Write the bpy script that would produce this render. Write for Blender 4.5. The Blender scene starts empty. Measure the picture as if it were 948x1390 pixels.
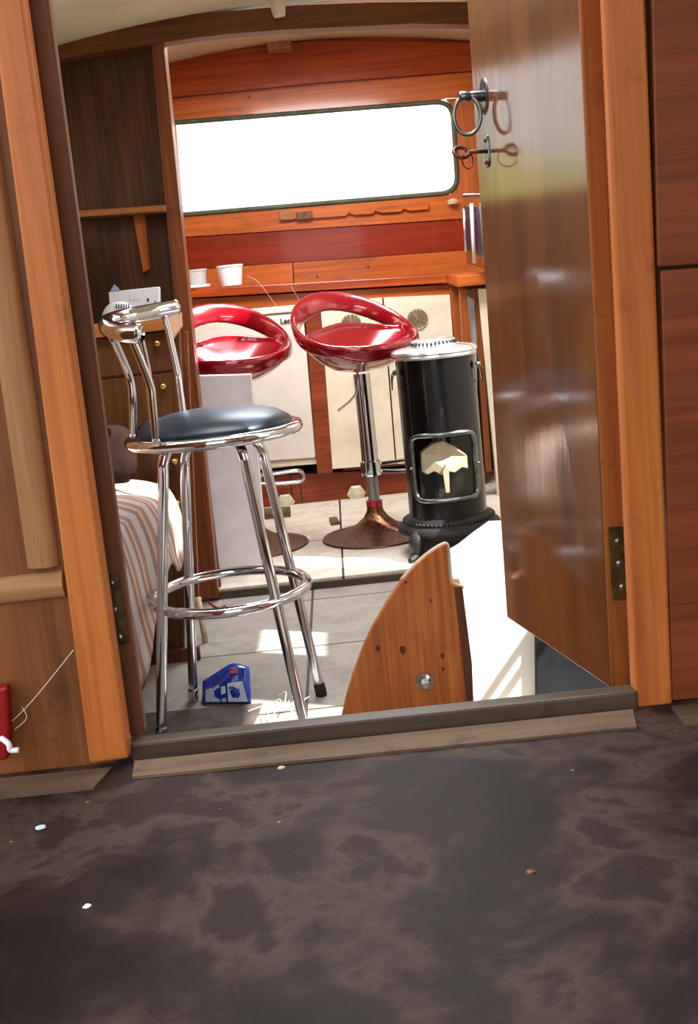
import bpy, bmesh, math, random
from mathutils import Vector, Matrix
random.seed(7)
PI = math.pi
C = bpy.context.scene.collection
# ------------------------------------------------------------------ camera
F = 1500.0; PX = 474.0; PY = 650.0
EYE = Vector((0, 0, .92)); PITCH = math.radians(9.7); ROLL = math.radians(6)
_f = Vector((0, math.cos(PITCH), -math.sin(PITCH))); _r0 = Vector((1, 0, 0)); _u0 = _r0.cross(_f)
_c, _s = math.cos(ROLL), math.sin(ROLL)
_r = _r0 * _c - _u0 * _s; _u = _r0 * _s + _u0 * _c
cam = bpy.data.cameras.new('camera'); cam_o = bpy.data.objects.new('camera', cam); C.objects.link(cam_o)
m = Matrix((_r, _u, -_f)).transposed().to_4x4(); m.translation = EYE; cam_o.matrix_world = m
cam.sensor_fit = 'VERTICAL'; cam.sensor_height = 24; cam.sensor_width = 24
cam.lens = 24 * F / 1390; cam.shift_y = -45 / 1390; cam.clip_start = .02
bpy.context.scene.camera = cam_o
# ------------------------------------------------------------------ world, sun, exposure
sc = bpy.context.scene
sc.view_settings.view_transform = 'Standard'; sc.view_settings.look = 'None'
sc.view_settings.gamma = 1; sc.view_settings.use_curve_mapping = False
sc.view_settings.exposure = 0.35
sc.cycles.max_bounces = 10; sc.cycles.diffuse_bounces = 6; sc.cycles.glossy_bounces = 5
sc.cycles.transparent_max_bounces = 12
sc.cycles.sample_clamp_indirect = 8

W = bpy.data.worlds.new('sky'); sc.world = W; W.use_nodes = True
nt = W.node_tree; nt.nodes.clear()
def wn(t, **k):
    n = nt.nodes.new(t)
    for a, b in k.items(): setattr(n, a, b)
    return n
tc = wn('ShaderNodeTexCoord'); sp = wn('ShaderNodeSeparateXYZ'); nt.links.new(tc.outputs['Generated'], sp.inputs[0])
nz = wn('ShaderNodeTexNoise'); nz.inputs['Scale'].default_value = 9; nz.inputs['Detail'].default_value = 6
nt.links.new(tc.outputs['Generated'], nz.inputs['Vector'])
def math_n(op, a, b=None, clamp=False):
    n = wn('ShaderNodeMath', operation=op); n.use_clamp = clamp
    for i, v in enumerate((a, b)):
        if v is None: continue
        if isinstance(v, (int, float)): n.inputs[i].default_value = v
        else: nt.links.new(v, n.inputs[i])
    return n.outputs[0]
# trees on the left bank, up to about twelve degrees above the horizon
treeline = math_n('ADD', math_n('MULTIPLY', nz.outputs['Fac'], .10), .075)
below = math_n('MULTIPLY', math_n('SUBTRACT', treeline, sp.outputs['Z']), 25, True)
left = math_n('MULTIPLY', math_n('SUBTRACT', math_n('MULTIPLY', sp.outputs['X'], -1), .35), 6, True)
tree = math_n('MULTIPLY', below, left)
ground = math_n('MULTIPLY', math_n('MULTIPLY', sp.outputs['Z'], -1), 12, True)
rampg = wn('ShaderNodeValToRGB'); nt.links.new(nz.outputs['Fac'], rampg.inputs[0])
rampg.color_ramp.elements[0].position = .35; rampg.color_ramp.elements[0].color = (.20, .24, .05, 1)
rampg.color_ramp.elements[1].position = .7; rampg.color_ramp.elements[1].color = (.85, .88, .24, 1)
m1 = wn('ShaderNodeMixRGB'); m1.inputs[1].default_value = (.97, .97, .97, 1)
nt.links.new(tree, m1.inputs[0]); nt.links.new(rampg.outputs[0], m1.inputs[2])
m2 = wn('ShaderNodeMixRGB'); m2.inputs[2].default_value = (.36, .34, .28, 1)
nt.links.new(ground, m2.inputs[0]); nt.links.new(m1.outputs[0], m2.inputs[1])
bg = wn('ShaderNodeBackground'); bg.inputs[1].default_value = 2.0
nt.links.new(m2.outputs[0], bg.inputs[0])
ow = wn('ShaderNodeOutputWorld'); nt.links.new(bg.outputs[0], ow.inputs[0])

SUN_DIR = Vector((-.60, .30, -.75)).normalized()
sun = bpy.data.lights.new('sun', 'SUN'); sun.energy = 18; sun.angle = math.radians(.6); sun.color = (1, .95, .86)
so = bpy.data.objects.new('sun', sun); C.objects.link(so)
so.rotation_euler = SUN_DIR.to_track_quat('-Z', 'Y').to_euler(); so.location = (5, -3, 7)
def area(name, loc, direction, sx, sy, power, col=(1, 1, 1)):
    l = bpy.data.lights.new(name, 'AREA'); l.shape = 'RECTANGLE'; l.size = sx; l.size_y = sy; l.energy = power; l.color = col
    o = bpy.data.objects.new(name, l); C.objects.link(o); o.location = loc
    o.rotation_euler = Vector(direction).to_track_quat('-Z', 'Y').to_euler(); return o
area('hatch_fill', (0, 2.25, 1.98), (0, .25, -1), .8, .95, 34, (.95, .98, 1))  # added fill lamp for the cabin, standing in for sky through an unseen hatch
area('galley_fill', (0.05, 3.85, 1.86), (0, .1, -1), .7, .44, 30, (.97, .98, 1))  # added fill lamp, brightens the galley through an invented roof opening

# ------------------------------------------------------------------ helpers
def P(x, y, Y):                       # the point of depth Y seen at photo pixel x, y
    d = _f + _r * ((x - PX) / F) - _u * ((y - PY) / F)
    return EYE + d * (Y / d.y)
def PZ(x, y, Z):                      # the same at height Z
    d = _f + _r * ((x - PX) / F) - _u * ((y - PY) / F)
    return EYE + d * ((Z - EYE.z) / d.z)
def lin(c):
    return tuple((v / 255 / 12.92 if v / 255 <= .04045 else ((v / 255 + .055) / 1.055) ** 2.4) for v in c)
MATS = {}
def nodes(name):
    mt = bpy.data.materials.new(name); mt.use_nodes = True
    t = mt.node_tree; b = t.nodes['Principled BSDF']
    return mt, t, b
def setp(b, **k):
    nm = dict(rough='Roughness', metal='Metallic', coat='Coat Weight', coatr='Coat Roughness', ior='IOR', trans='Transmission Weight', sheen='Sheen Weight', spec='Specular IOR Level')
    for a, v in k.items(): b.inputs[nm[a]].default_value = v
def rgba(c): return (*lin(c), 1)
SPOTTED = ('varnished_orange_teak', 'worn_brown_jamb', 'dark_red_mahogany', 'mottled_brown_stile', 'orange_window_frame', 'red_orange_mahogany')
def wood(name, c1, c2, axis='z', scale=1.0, rough=.45, coat=0.0, coatr=.12, bump=.15, blotch=.35, c3=None, dirt=0.0):
    mt, t, b = nodes(name); N = t.nodes.new; L = t.links.new
    tcn = N('ShaderNodeTexCoord'); mp = N('ShaderNodeMapping')
    sx = [75 * scale] * 3; sx['xyz'.index(axis)] = 2.6 * scale
    mp.inputs['Scale'].default_value = sx; L(tcn.outputs['Object'], mp.inputs[0])
    n1 = N('ShaderNodeTexNoise'); n1.inputs['Scale'].default_value = 1; n1.inputs['Detail'].default_value = 8; n1.inputs['Roughness'].default_value = .62; n1.inputs['Distortion'].default_value = .4
    L(mp.outputs[0], n1.inputs['Vector'])
    mp2 = N('ShaderNodeMapping'); s2 = [5.0 * scale] * 3; s2['xyz'.index(axis)] = .9 * scale; mp2.inputs['Scale'].default_value = s2
    L(tcn.outputs['Object'], mp2.inputs[0])
    n2 = N('ShaderNodeTexNoise'); n2.inputs['Scale'].default_value = 1; n2.inputs['Detail'].default_value = 4; n2.inputs['Distortion'].default_value = 1.2
    L(mp2.outputs[0], n2.inputs['Vector'])
    mx = N('ShaderNodeMix'); mx.inputs[0].default_value = blotch
    L(n1.outputs['Fac'], mx.inputs[2]); L(n2.outputs['Fac'], mx.inputs[3])
    r = N('ShaderNodeValToRGB'); e = r.color_ramp.elements
    e[0].position = .38; e[0].color = rgba(c2); e[1].position = .60; e[1].color = rgba(c1)
    if c3: q = e.new(.70); q.color = rgba(c3)
    L(mx.outputs[0], r.inputs[0])
    out = r.outputs[0]
    if dirt:
        n3 = N('ShaderNodeTexNoise'); n3.inputs['Scale'].default_value = 14; n3.inputs['Detail'].default_value = 7; n3.inputs['Roughness'].default_value = .7
        L(tcn.outputs['Object'], n3.inputs['Vector'])
        r3 = N('ShaderNodeValToRGB'); r3.color_ramp.elements[0].position = .56; r3.color_ramp.elements[0].color = (0, 0, 0, 1)
        r3.color_ramp.elements[1].position = .74; r3.color_ramp.elements[1].color = (dirt, dirt, dirt, 1)
        L(n3.outputs['Fac'], r3.inputs[0])
        mc = N('ShaderNodeMixRGB'); mc.inputs[2].default_value = rgba((38, 27, 20)); L(r3.outputs[0], mc.inputs[0]); L(out, mc.inputs[1]); out = mc.outputs[0]
    if name in SPOTTED:
        v = N('ShaderNodeTexVoronoi'); v.inputs['Scale'].default_value = 6; L(tcn.outputs['Object'], v.inputs['Vector'])
        mr = N('ShaderNodeMapRange'); mr.inputs[1].default_value = .030; mr.inputs[2].default_value = .055; mr.inputs[3].default_value = .85; mr.inputs[4].default_value = 0; L(v.outputs['Distance'], mr.inputs[0])
        ms = N('ShaderNodeMixRGB'); ms.inputs[2].default_value = rgba((52, 30, 20)); L(mr.outputs[0], ms.inputs[0]); L(out, ms.inputs[1]); out = ms.outputs[0]
    L(out, b.inputs['Base Color'])
    bp = N('ShaderNodeBump'); bp.inputs['Strength'].default_value = bump; bp.inputs['Distance'].default_value = .002
    L(n1.outputs['Fac'], bp.inputs['Height']); L(bp.outputs[0], b.inputs['Normal'])
    if name == 'glossy_brown_door': L(bp.outputs[0], b.inputs['Coat Normal'])
    setp(b, rough=rough, coat=coat * .5, coatr=coatr, spec=.22)
    return mt
def plain(name, c, rough=.5, metal=0, coat=0, coatr=.1, mottle=0.0, mscale=12, spec=.3, c2=None, bump=0, detail=6, lo=.4, hi=.65):
    mt, t, b = nodes(name); N = t.nodes.new; L = t.links.new
    tcn = N('ShaderNodeTexCoord'); n = N('ShaderNodeTexNoise'); n.inputs['Scale'].default_value = mscale; n.inputs['Detail'].default_value = detail; n.inputs['Roughness'].default_value = .65
    L(tcn.outputs['Object'], n.inputs['Vector'])
    r = N('ShaderNodeValToRGB'); r.color_ramp.elements[0].position = lo; r.color_ramp.elements[1].position = hi
    c2 = c2 or tuple(v * (1 - mottle) for v in c)
    r.color_ramp.elements[0].color = rgba(c); r.color_ramp.elements[1].color = rgba(c2)
    L(n.outputs['Fac'], r.inputs[0]); L(r.outputs[0], b.inputs['Base Color'])
    if bump:
        bp = N('ShaderNodeBump'); bp.inputs['Strength'].default_value = bump; bp.inputs['Distance'].default_value = .003
        L(n.outputs['Fac'], bp.inputs['Height']); L(bp.outputs[0], b.inputs['Normal'])
    setp(b, rough=rough, metal=metal, coat=coat, coatr=coatr)
    if not metal: setp(b, spec=spec)
    return mt
def glassmat(name, tint=(1, 1, 1), refl=.06):
    mt, t, b = nodes(name); t.nodes.remove(b); N = t.nodes.new; L = t.links.new
    tr = N('ShaderNodeBsdfTransparent'); tr.inputs[0].default_value = (*tint, 1)
    gl = N('ShaderNodeBsdfGlossy'); gl.inputs['Roughness'].default_value = .02
    ms = N('ShaderNodeMixShader'); ms.inputs[0].default_value = refl; L(tr.outputs[0], ms.inputs[1]); L(gl.outputs[0], ms.inputs[2])
    L(ms.outputs[0], t.nodes['Material Output'].inputs[0]); return mt

def new_obj(name, bm, mat, parent=None, smooth=False, off=None):
    me = bpy.data.meshes.new(name)
    bmesh.ops.recalc_face_normals(bm, faces=bm.faces)
    if parent is not None:
        o_ = Vector(parent['_o']) if '_o' in parent.keys() else Vector((0, 0, 0))
    else:
        vs = [v.co for v in bm.verts]
        lo = Vector([min(v[i] for v in vs) for i in range(3)]); hi = Vector([max(v[i] for v in vs) for i in range(3)])
        o_ = Vector(((lo.x + hi.x) / 2, (lo.y + hi.y) / 2, lo.z))
    if off is not None: o_ = Vector(off)
    bmesh.ops.translate(bm, verts=bm.verts, vec=-o_)
    bm.to_mesh(me); bm.free()
    if isinstance(mat, (list, tuple)):
        for q in mat: me.materials.append(q)
    else: me.materials.append(mat)
    if smooth:
        for p in me.polygons: p.use_smooth = True
    o = bpy.data.objects.new(name, me); C.objects.link(o)
    o['_o'] = tuple(o_)
    if parent is not None: o.parent = parent
    else: o.location = o_
    return o
def smooth_angle(o, deg=35):
    for p in o.data.polygons: p.use_smooth = True
    try: o.data.set_sharp_from_angle(angle=math.radians(deg))
    except Exception: pass
    return o
def thing(name, label, cat, loc=(0, 0, 0), group=None):
    o = bpy.data.objects.new(name, None); C.objects.link(o); o.location = loc
    o['label'] = label; o['category'] = cat; o['_o'] = tuple(loc); o.empty_display_size = .05
    if group: o['group'] = group
    return o
def tag(o, label, cat, group=None):
    o['label'] = label; o['category'] = cat
    if group: o['group'] = group
    return o
def bevel(o, w=.003, seg=2):
    md = o.modifiers.new('bevel', 'BEVEL'); md.width = w; md.segments = seg; md.limit_method = 'ANGLE'; md.angle_limit = math.radians(40); return o
def prism(bm, pts, vec):              # polygon pts pushed along vec
    vec = Vector(vec); a = [bm.verts.new(p) for p in pts]; b = [bm.verts.new(Vector(p) + vec) for p in pts]
    bm.faces.new(a); bm.faces.new(b[::-1]); n = len(a)
    for i in range(n): bm.faces.new((a[i], b[i], b[(i + 1) % n], a[(i + 1) % n]))
def slab(pts, Y, depth, bm=None):     # flat board facing the doorway, front at depth Y
    bm = bm or bmesh.new(); prism(bm, [P(x, y, Y) for x, y in pts], (0, depth, 0)); return bm
def box(bm, lo, hi):
    prism(bm, [(lo[0], lo[1], lo[2]), (hi[0], lo[1], lo[2]), (hi[0], hi[1], lo[2]), (lo[0], hi[1], lo[2])], (0, 0, hi[2] - lo[2])); return bm
def bx(lo, hi): return box(bmesh.new(), lo, hi)
def frame_of(d):
    d = d.normalized(); a = Vector((0, 0, 1)) if abs(d.z) < .9 else Vector((1, 0, 0)); x = d.cross(a).normalized(); return x, d.cross(x).normalized()
def tube(bm, pts, r, seg=12, closed=False, smooth=0, caps=True, sq=None):
    pts = [Vector(p) for p in pts]
    if smooth:
        out = []; n = len(pts)
        rng = range(n if closed else n - 1)
        for i in rng:
            p0 = pts[(i - 1) % n] if closed or i > 0 else pts[0]; p1 = pts[i]; p2 = pts[(i + 1) % n]
            p3 = pts[(i + 2) % n] if closed or i + 2 < n else pts[-1]
            for k in range(smooth):
                t = k / smooth
                out.append(.5 * ((2 * p1) + (p2 - p0) * t + (2 * p0 - 5 * p1 + 4 * p2 - p3) * t * t + (3 * p1 - p0 - 3 * p2 + p3) * t ** 3))
        if not closed: out.append(pts[-1])
        pts = out
    n = len(pts); rings = []; px = None
    for i, p in enumerate(pts):
        if closed: d = pts[(i + 1) % n] - pts[i - 1]
        else: d = pts[min(i + 1, n - 1)] - pts[max(i - 1, 0)]
        d.normalize()
        if px is None: x, _ = frame_of(d)
        else: x = (px - d * px.dot(d)).normalized()
        px = x; y = d.cross(x)
        rr = r(i / (n - 1)) if callable(r) else r
        rings.append([bm.verts.new(p + x * rr * math.cos(2 * PI * k / seg) + y * rr * math.sin(2 * PI * k / seg)) for k in range(seg)])
    for i in range(n if closed else n - 1):
        a, b = rings[i], rings[(i + 1) % n]
        for k in range(seg): bm.faces.new((a[k], a[(k + 1) % seg], b[(k + 1) % seg], b[k]))
    if not closed and caps: bm.faces.new(rings[0][::-1]); bm.faces.new(rings[-1])
    return bm
def lathe(bm, prof, c=(0, 0, 0), seg=48, axis=(0, 0, 1)):
    c = Vector(c); d = Vector(axis).normalized(); x, y = frame_of(d); rings = []
    for r, h in prof:
        if r < 1e-6: rings.append([bm.verts.new(c + d * h)])
        else: rings.append([bm.verts.new(c + d * h + x * r * math.cos(2 * PI * k / seg) + y * r * math.sin(2 * PI * k / seg)) for k in range(seg)])
    for a, b in zip(rings, rings[1:]):
        if len(a) == 1 and len(b) == 1: continue
        for k in range(seg):
            k2 = (k + 1) % seg
            if len(a) == 1: bm.faces.new((a[0], b[k2], b[k]))
            elif len(b) == 1: bm.faces.new((a[k], a[k2], b[0]))
            else: bm.faces.new((a[k], a[k2], b[k2], b[k]))
    return bm
def struct(name, bm, mat, smooth=False, bev=0):
    o = new_obj(name, bm, mat, None, smooth); o['kind'] = 'structure'
    if bev: bevel(o, bev)
    return o
def part(name, bm, mat, parent, smooth=False, bev=0, label=None, ang=None):
    o = new_obj(name, bm, mat, parent, smooth)
    if ang: smooth_angle(o, ang)
    if bev: bevel(o, bev)
    if label: o['label'] = label
    return o
def copy_tree(o, parent=None):
    c = o.copy(); C.objects.link(c)
    if parent is not None: c.parent = parent
    for ch in [q for q in o.children]: copy_tree(ch, c)
    return c
def sub(bm, pts): return [bm.verts.new(p) for p in pts]

# ------------------------------------------------------------------ materials
M = {}
M['post'] = wood('varnished_orange_teak', (200, 120, 58), (162, 86, 38), 'z', .8, .42, .25, .25, .12, .5, (214, 128, 68), .35)
M['jamb'] = wood('worn_brown_jamb', (122, 78, 50), (80, 48, 30), 'z', .9, .5, 0, .2, .2, .6, None, .5)
M['panel_l'] = wood('weathered_brown_panel', (130, 78, 42), (88, 50, 26), 'z', 1.0, .5, .1, .3, .15, .6, None, .5)
M['round'] = wood('faded_half_round', (172, 128, 90), (138, 94, 60), 'z', 1.0, .55, 0, .2, .1, .4, None, .2)
M['roundx'] = wood('faded_half_round_x', (172, 128, 90), (138, 94, 60), 'x', 1.0, .55, 0, .2, .1, .4, None, .2)
M['panel_r'] = wood('dark_red_mahogany', (140, 72, 42), (110, 52, 30), 'x', .8, .4, .2, .3, .08, .4, None, .2)
M['jamb_r'] = wood('mottled_brown_stile', (172, 96, 44), (122, 66, 30), 'z', 1.0, .5, .1, .2, .15, .6, (184, 108, 54), .7)
M['door'] = wood('glossy_brown_door', (116, 66, 30), (78, 44, 20), 'z', .6, .4, 2.0, .09, .12, .65, (130, 78, 36), .35)
M['door'].node_tree.nodes['Principled BSDF'].inputs['Coat IOR'].default_value = 1.75
M['redwood'] = wood('red_orange_mahogany', (180, 78, 30), (128, 46, 16), 'x', .7, .35, .5, .12, .08, .5, (196, 98, 44), .3)
M['orwood'] = wood('orange_window_frame', (196, 102, 40), (146, 66, 24), 'x', .8, .38, .5, .12, .08, .5, (204, 120, 58), .35)
M['orwoodz'] = wood('orange_upright', (176, 92, 36), (120, 56, 20), 'z', .8, .38, .4, .12, .08, .5, None, .3)
M['darkred'] = wood('deep_red_mahogany', (142, 44, 18), (104, 30, 12), 'x', .7, .3, .7, .08, .04, .5, None, .0)
M['brownz'] = wood('brown_frame_upright', (136, 74, 36), (86, 44, 22), 'z', .8, .42, .3, .15, .1, .5, None, .3)
M['brownx'] = wood('brown_beam', (118, 72, 34), (78, 44, 20), 'x', .8, .42, .3, .15, .1, .5, None, .3)
M['ply'] = wood('dark_plywood', (92, 57, 28), (56, 35, 17), 'z', 1.1, .45, .3, .2, .1, .45, (104, 68, 32), .25)
M['light'] = wood('pale_bench_top', (170, 108, 60), (130, 76, 38), 'x', .8, .45, .2, .2, .08, .5)
M['cheek'] = wood('honey_knotted_board', (186, 106, 46), (146, 76, 30), 'z', 1.3, .42, .3, .2, .06, .3, (200, 116, 54), .3)
M['endgrain'] = wood('dark_board_edge', (96, 52, 30), (58, 32, 20), 'z', 1, .55)
M['plinth'] = wood('red_brown_plinth', (150, 66, 32), (100, 38, 20), 'x', .8, .4, .3, .15, .1, .5, None, .35)
M['cream'] = plain('cream_paint', (226, 216, 192), .32, coat=.3, mottle=.08, mscale=4)
M['ceil'] = plain('cream_ceiling_gloss', (240, 230, 200), .22, coat=.4, mottle=.1, mscale=3)
M['door_w'] = plain('cream_cupboard_front', (232, 220, 196), .4, mottle=.1, mscale=5)
M['fridge'] = plain('off_white_enamel', (228, 218, 206), .35, coat=.2, mottle=.06, mscale=4)
M['leaf'] = plain('lavender_white_laminate', (232, 228, 234), .4, mottle=.08, mscale=9)
M['white'] = plain('white_paint', (236, 232, 224), .5, mottle=.06, mscale=14, c2=(214, 206, 192), lo=.6, hi=.75)
M['plastic'] = plain('white_plastic', (236, 238, 244), .35)
M['slot'] = plain('dark_slot', (30, 32, 36), .6)
M['chrome'] = plain('chrome', (206, 208, 214), .09, metal=1, mottle=.05, mscale=30)
M['steel'] = plain('brushed_lid_metal', (226, 226, 230), .26, metal=.9, mottle=.08, mscale=20)
M['iron'] = plain('tarnished_nickel', (140, 146, 148), .28, metal=1, mottle=.35, mscale=40)
M['rust'] = plain('rusty_key_iron', (112, 72, 52), .5, metal=.7, mottle=.4, mscale=60)
M['brass'] = plain('brass', (206, 166, 96), .25, metal=1, mottle=.15, mscale=30)
M['oldbrass'] = plain('dull_brass', (104, 92, 58), .42, metal=.8, mottle=.4, mscale=50)
M['vinyl'] = plain('blue_black_vinyl', (20, 32, 46), .36, mottle=.25, mscale=25, bump=.05)
M['rubber'] = plain('black_rubber', (26, 26, 28), .6)
M['gasket'] = plain('green_black_gasket', (84, 86, 68), .5, mottle=.3)
M['blackenamel'] = plain('black_enamel', (10, 10, 13), .24, coat=.3, coatr=.05, c2=(20, 20, 24), mscale=60, lo=.62, hi=.75)
M['castiron'] = plain('black_cast_iron', (34, 33, 34), .5, mottle=.2, mscale=40, bump=.2)
M['ceramic'] = plain('fire_clay', (226, 214, 190), .7, mottle=.12, mscale=10)
M['red'] = plain('metallic_cherry_red', (140, 3, 24), .2, metal=.35, coat=1.0, coatr=.03)
M['redcollar'] = plain('red_collar', (176, 20, 40), .35)
M['rustbase'] = plain('rust_speckled_chrome', (120, 84, 62), .38, metal=.7, c2=(80, 46, 30), mscale=90, lo=.4, hi=.6)
M['cushion'] = plain('dark_brown_fabric', (44, 32, 28), .95, spec=.03, mottle=.3, mscale=20)
M['hexknob'] = plain('ivory_hex', (206, 196, 168), .3, mottle=.15, mscale=60)
M['crystal'] = plain('cut_glass_metal', (210, 206, 200), .08, metal=.8, mottle=.3, mscale=80)
M['bluebag'] = plain('blue_wrapper', (26, 70, 190), .3, coat=.5, mottle=.25, mscale=20)
M['weblabel'] = plain('wrapper_label', (206, 222, 240), .45, mottle=.08, mscale=40)
M['navy'] = plain('navy_wrapper_top', (40, 40, 120), .35, mottle=.3, mscale=20)
M['pinkred'] = plain('wrapper_pink_red', (196, 84, 96), .4)
M['web'] = plain('cobweb_silk', (220, 214, 204), .8)
M['darkpanel'] = plain('mottled_blue_black', (34, 38, 42), .5, mottle=.3, mscale=20)
M['redplastic'] = plain('red_plastic', (140, 20, 26), .35)
M['stone'] = plain('pale_debris', (206, 178, 140), .8, mottle=.2, mscale=60)
M['pane'] = glassmat('window_glass')
M['stoveglass'] = glassmat('stove_glass', (.8, .78, .74))
M['cup'] = plain('white_cup', (240, 240, 240), .35)
mt, t, b = nodes('frosted_tub'); b.inputs['Base Color'].default_value = (.75, .74, .72, 1); setp(b, rough=.3, trans=.6, ior=1.2); M['tub'] = mt
M['tan'] = wood('tan_tread_strip', (116, 96, 76), (84, 68, 54), 'x', 1.4, .75, 0, .2, .1, .7, (128, 110, 90), .7)
M['sill'] = wood('grey_brass_sill', (84, 72, 60), (56, 46, 38), 'x', 1.2, .4, 0, .2, .1, .6, (96, 84, 70), .5)

def deckmat():
    mt, t, b = nodes('stained_deck_lino'); N = t.nodes.new; L = t.links.new
    tcn = N('ShaderNodeTexCoord')
    n1 = N('ShaderNodeTexNoise'); n1.inputs['Scale'].default_value = 5.5; n1.inputs['Detail'].default_value = 9; n1.inputs['Roughness'].default_value = .6; n1.inputs['Distortion'].default_value = .25
    L(tcn.outputs['Object'], n1.inputs['Vector'])
    r1 = N('ShaderNodeValToRGB'); e = r1.color_ramp.elements
    e[0].position = .38; e[0].color = rgba((26, 15, 12)); e[1].position = .48; e[1].color = rgba((40, 26, 21))
    q = e.new(.57); q.color = rgba((70, 50, 43)); q = e.new(.62); q.color = rgba((46, 31, 26))
    L(n1.outputs['Fac'], r1.inputs[0])
    n2 = N('ShaderNodeTexNoise'); n2.inputs['Scale'].default_value = 220; n2.inputs['Detail'].default_value = 3
    L(tcn.outputs['Object'], n2.inputs['Vector'])
    mx = N('ShaderNodeMixRGB'); mx.blend_type = 'OVERLAY'; mx.inputs[0].default_value = .35; L(r1.outputs[0], mx.inputs[1]); L(n2.outputs['Color'], mx.inputs[2])
    hs = N('ShaderNodeHueSaturation'); hs.inputs['Saturation'].default_value = .8; L(mx.outputs[0], hs.inputs['Color'])
    # flecks
    v = N('ShaderNodeTexVoronoi'); v.inputs['Scale'].default_value = 14; v.inputs['Randomness'].default_value = 1; L(tcn.outputs['Object'], v.inputs['Vector'])
    lt = N('ShaderNodeMath'); lt.operation = 'LESS_THAN'; lt.inputs[1].default_value = .035; L(v.outputs['Distance'], lt.inputs[0])
    m3 = N('ShaderNodeMixRGB'); m3.inputs[2].default_value = rgba((128, 104, 84)); L(lt.outputs[0], m3.inputs[0]); L(hs.outputs[0], m3.inputs[1])
    L(m3.outputs[0], b.inputs['Base Color'])
    r4 = N('ShaderNodeMapRange'); r4.inputs[3].default_value = .42; r4.inputs[4].default_value = .7; L(n1.outputs['Fac'], r4.inputs[0]); L(r4.outputs[0], b.inputs['Roughness'])
    setp(b, spec=.12)
    bp = N('ShaderNodeBump'); bp.inputs['Strength'].default_value = .15; bp.inputs['Distance'].default_value = .002; L(n2.outputs['Fac'], bp.inputs['Height']); L(bp.outputs[0], b.inputs['Normal'])
    return mt
def plankfloor(name, c, cd, bw, bl, off, line, dirt):
    mt, t, b = nodes(name); N = t.nodes.new; L = t.links.new
    tcn = N('ShaderNodeTexCoord'); mp = N('ShaderNodeMapping'); mp.inputs['Location'].default_value = off; mp.inputs['Rotation'].default_value = (0, 0, 0)
    L(tcn.outputs['Object'], mp.inputs[0])
    br = N('ShaderNodeTexBrick'); br.inputs['Scale'].default_value = 1; br.offset = 0; br.inputs['Brick Width'].default_value = bw; br.inputs['Row Height'].default_value = bl
    br.inputs['Mortar Size'].default_value = .004; br.inputs['Color1'].default_value = rgba(c); br.inputs['Color2'].default_value = rgba(tuple(v * .96 for v in c)); br.inputs['Mortar'].default_value = rgba(line)
    L(mp.outputs[0], br.inputs[0])
    n = N('ShaderNodeTexNoise'); n.inputs['Scale'].default_value = 11; n.inputs['Detail'].default_value = 9; n.inputs['Roughness'].default_value = .72; L(tcn.outputs['Object'], n.inputs['Vector'])
    r = N('ShaderNodeValToRGB'); r.color_ramp.elements[0].position = .45; r.color_ramp.elements[0].color = (0, 0, 0, 1); r.color_ramp.elements[1].position = .75; r.color_ramp.elements[1].color = (dirt, dirt, dirt, 1)
    L(n.outputs['Fac'], r.inputs[0])
    n5 = N('ShaderNodeTexNoise'); n5.inputs['Scale'].default_value = 95; n5.inputs['Detail'].default_value = 2; L(tcn.outputs['Object'], n5.inputs['Vector'])
    r5 = N('ShaderNodeValToRGB'); r5.color_ramp.elements[0].position = .66; r5.color_ramp.elements[0].color = (0, 0, 0, 1); r5.color_ramp.elements[1].position = .72; r5.color_ramp.elements[1].color = (.6, .6, .6, 1)
    L(n5.outputs['Fac'], r5.inputs[0])
    ad = N('ShaderNodeMixRGB'); ad.blend_type = 'LIGHTEN'; ad.inputs[0].default_value = 1; L(r.outputs[0], ad.inputs[1]); L(r5.outputs[0], ad.inputs[2])
    mx = N('ShaderNodeMixRGB'); mx.inputs[2].default_value = rgba(cd); L(ad.outputs[0], mx.inputs[0]); L(br.outputs[0], mx.inputs[1]); L(mx.outputs[0], b.inputs['Base Color'])
    setp(b, rough=.6); return mt
M['deck'] = deckmat()
M['galleyfloor'] = plankfloor('white_floor_planks', (222, 212, 196), (128, 104, 80), .42, 2.0, (.0, .3, 0), (30, 22, 18), .5)
M['cabinfloor'] = plankfloor('grey_floor_boards', (150, 143, 136), (78, 68, 58), 1.1, .45, (.1, .08, 0), (42, 36, 32), .55)

# ------------------------------------------------------------------ setting: floors, walls, ceiling
struct('floor', bx((-1.3, -1.2, .22), (1.0, 1.50, .30)), M['deck'])
struct('floor', bx((-1.0, 1.50, -.06), (.90, 3.40, 0)), M['cabinfloor'])
struct('floor', bx((-1.0, 3.40, -.06), (.90, 5.1, .03)), M['galleyfloor'])
struct('trim_1', slab([(298, 804), (720, 762), (720, 784), (298, 826)], 3.385, .02), M['sill'])
struct('trim_2', bx((-.345, 1.470, .27), (.372, 1.50, .326)), M['sill'], bev=.004)          # threshold
bm = bmesh.new(); prism(bm, [PZ(180, 1058, .3), PZ(865, 990, .3), PZ(860, 966, .3), PZ(183, 1036, .3)], (0, 0, .004)); struct('trim_3', bm, M['tan'])
bm = bmesh.new(); prism(bm, [PZ(-700, 1157, .3), PZ(128, 1072, .3), PZ(152, 1045, .3), PZ(-700, 1129, .3)], (0, 0, .004)); struct('trim_4', bm, M['tan'])
bm = bmesh.new(); prism(bm, [PZ(930, 986, .3), PZ(1200, 960, .3), PZ(1200, 935, .3), PZ(912, 962, .3)], (0, 0, .004)); struct('trim_5', bm, M['tan'])
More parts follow.
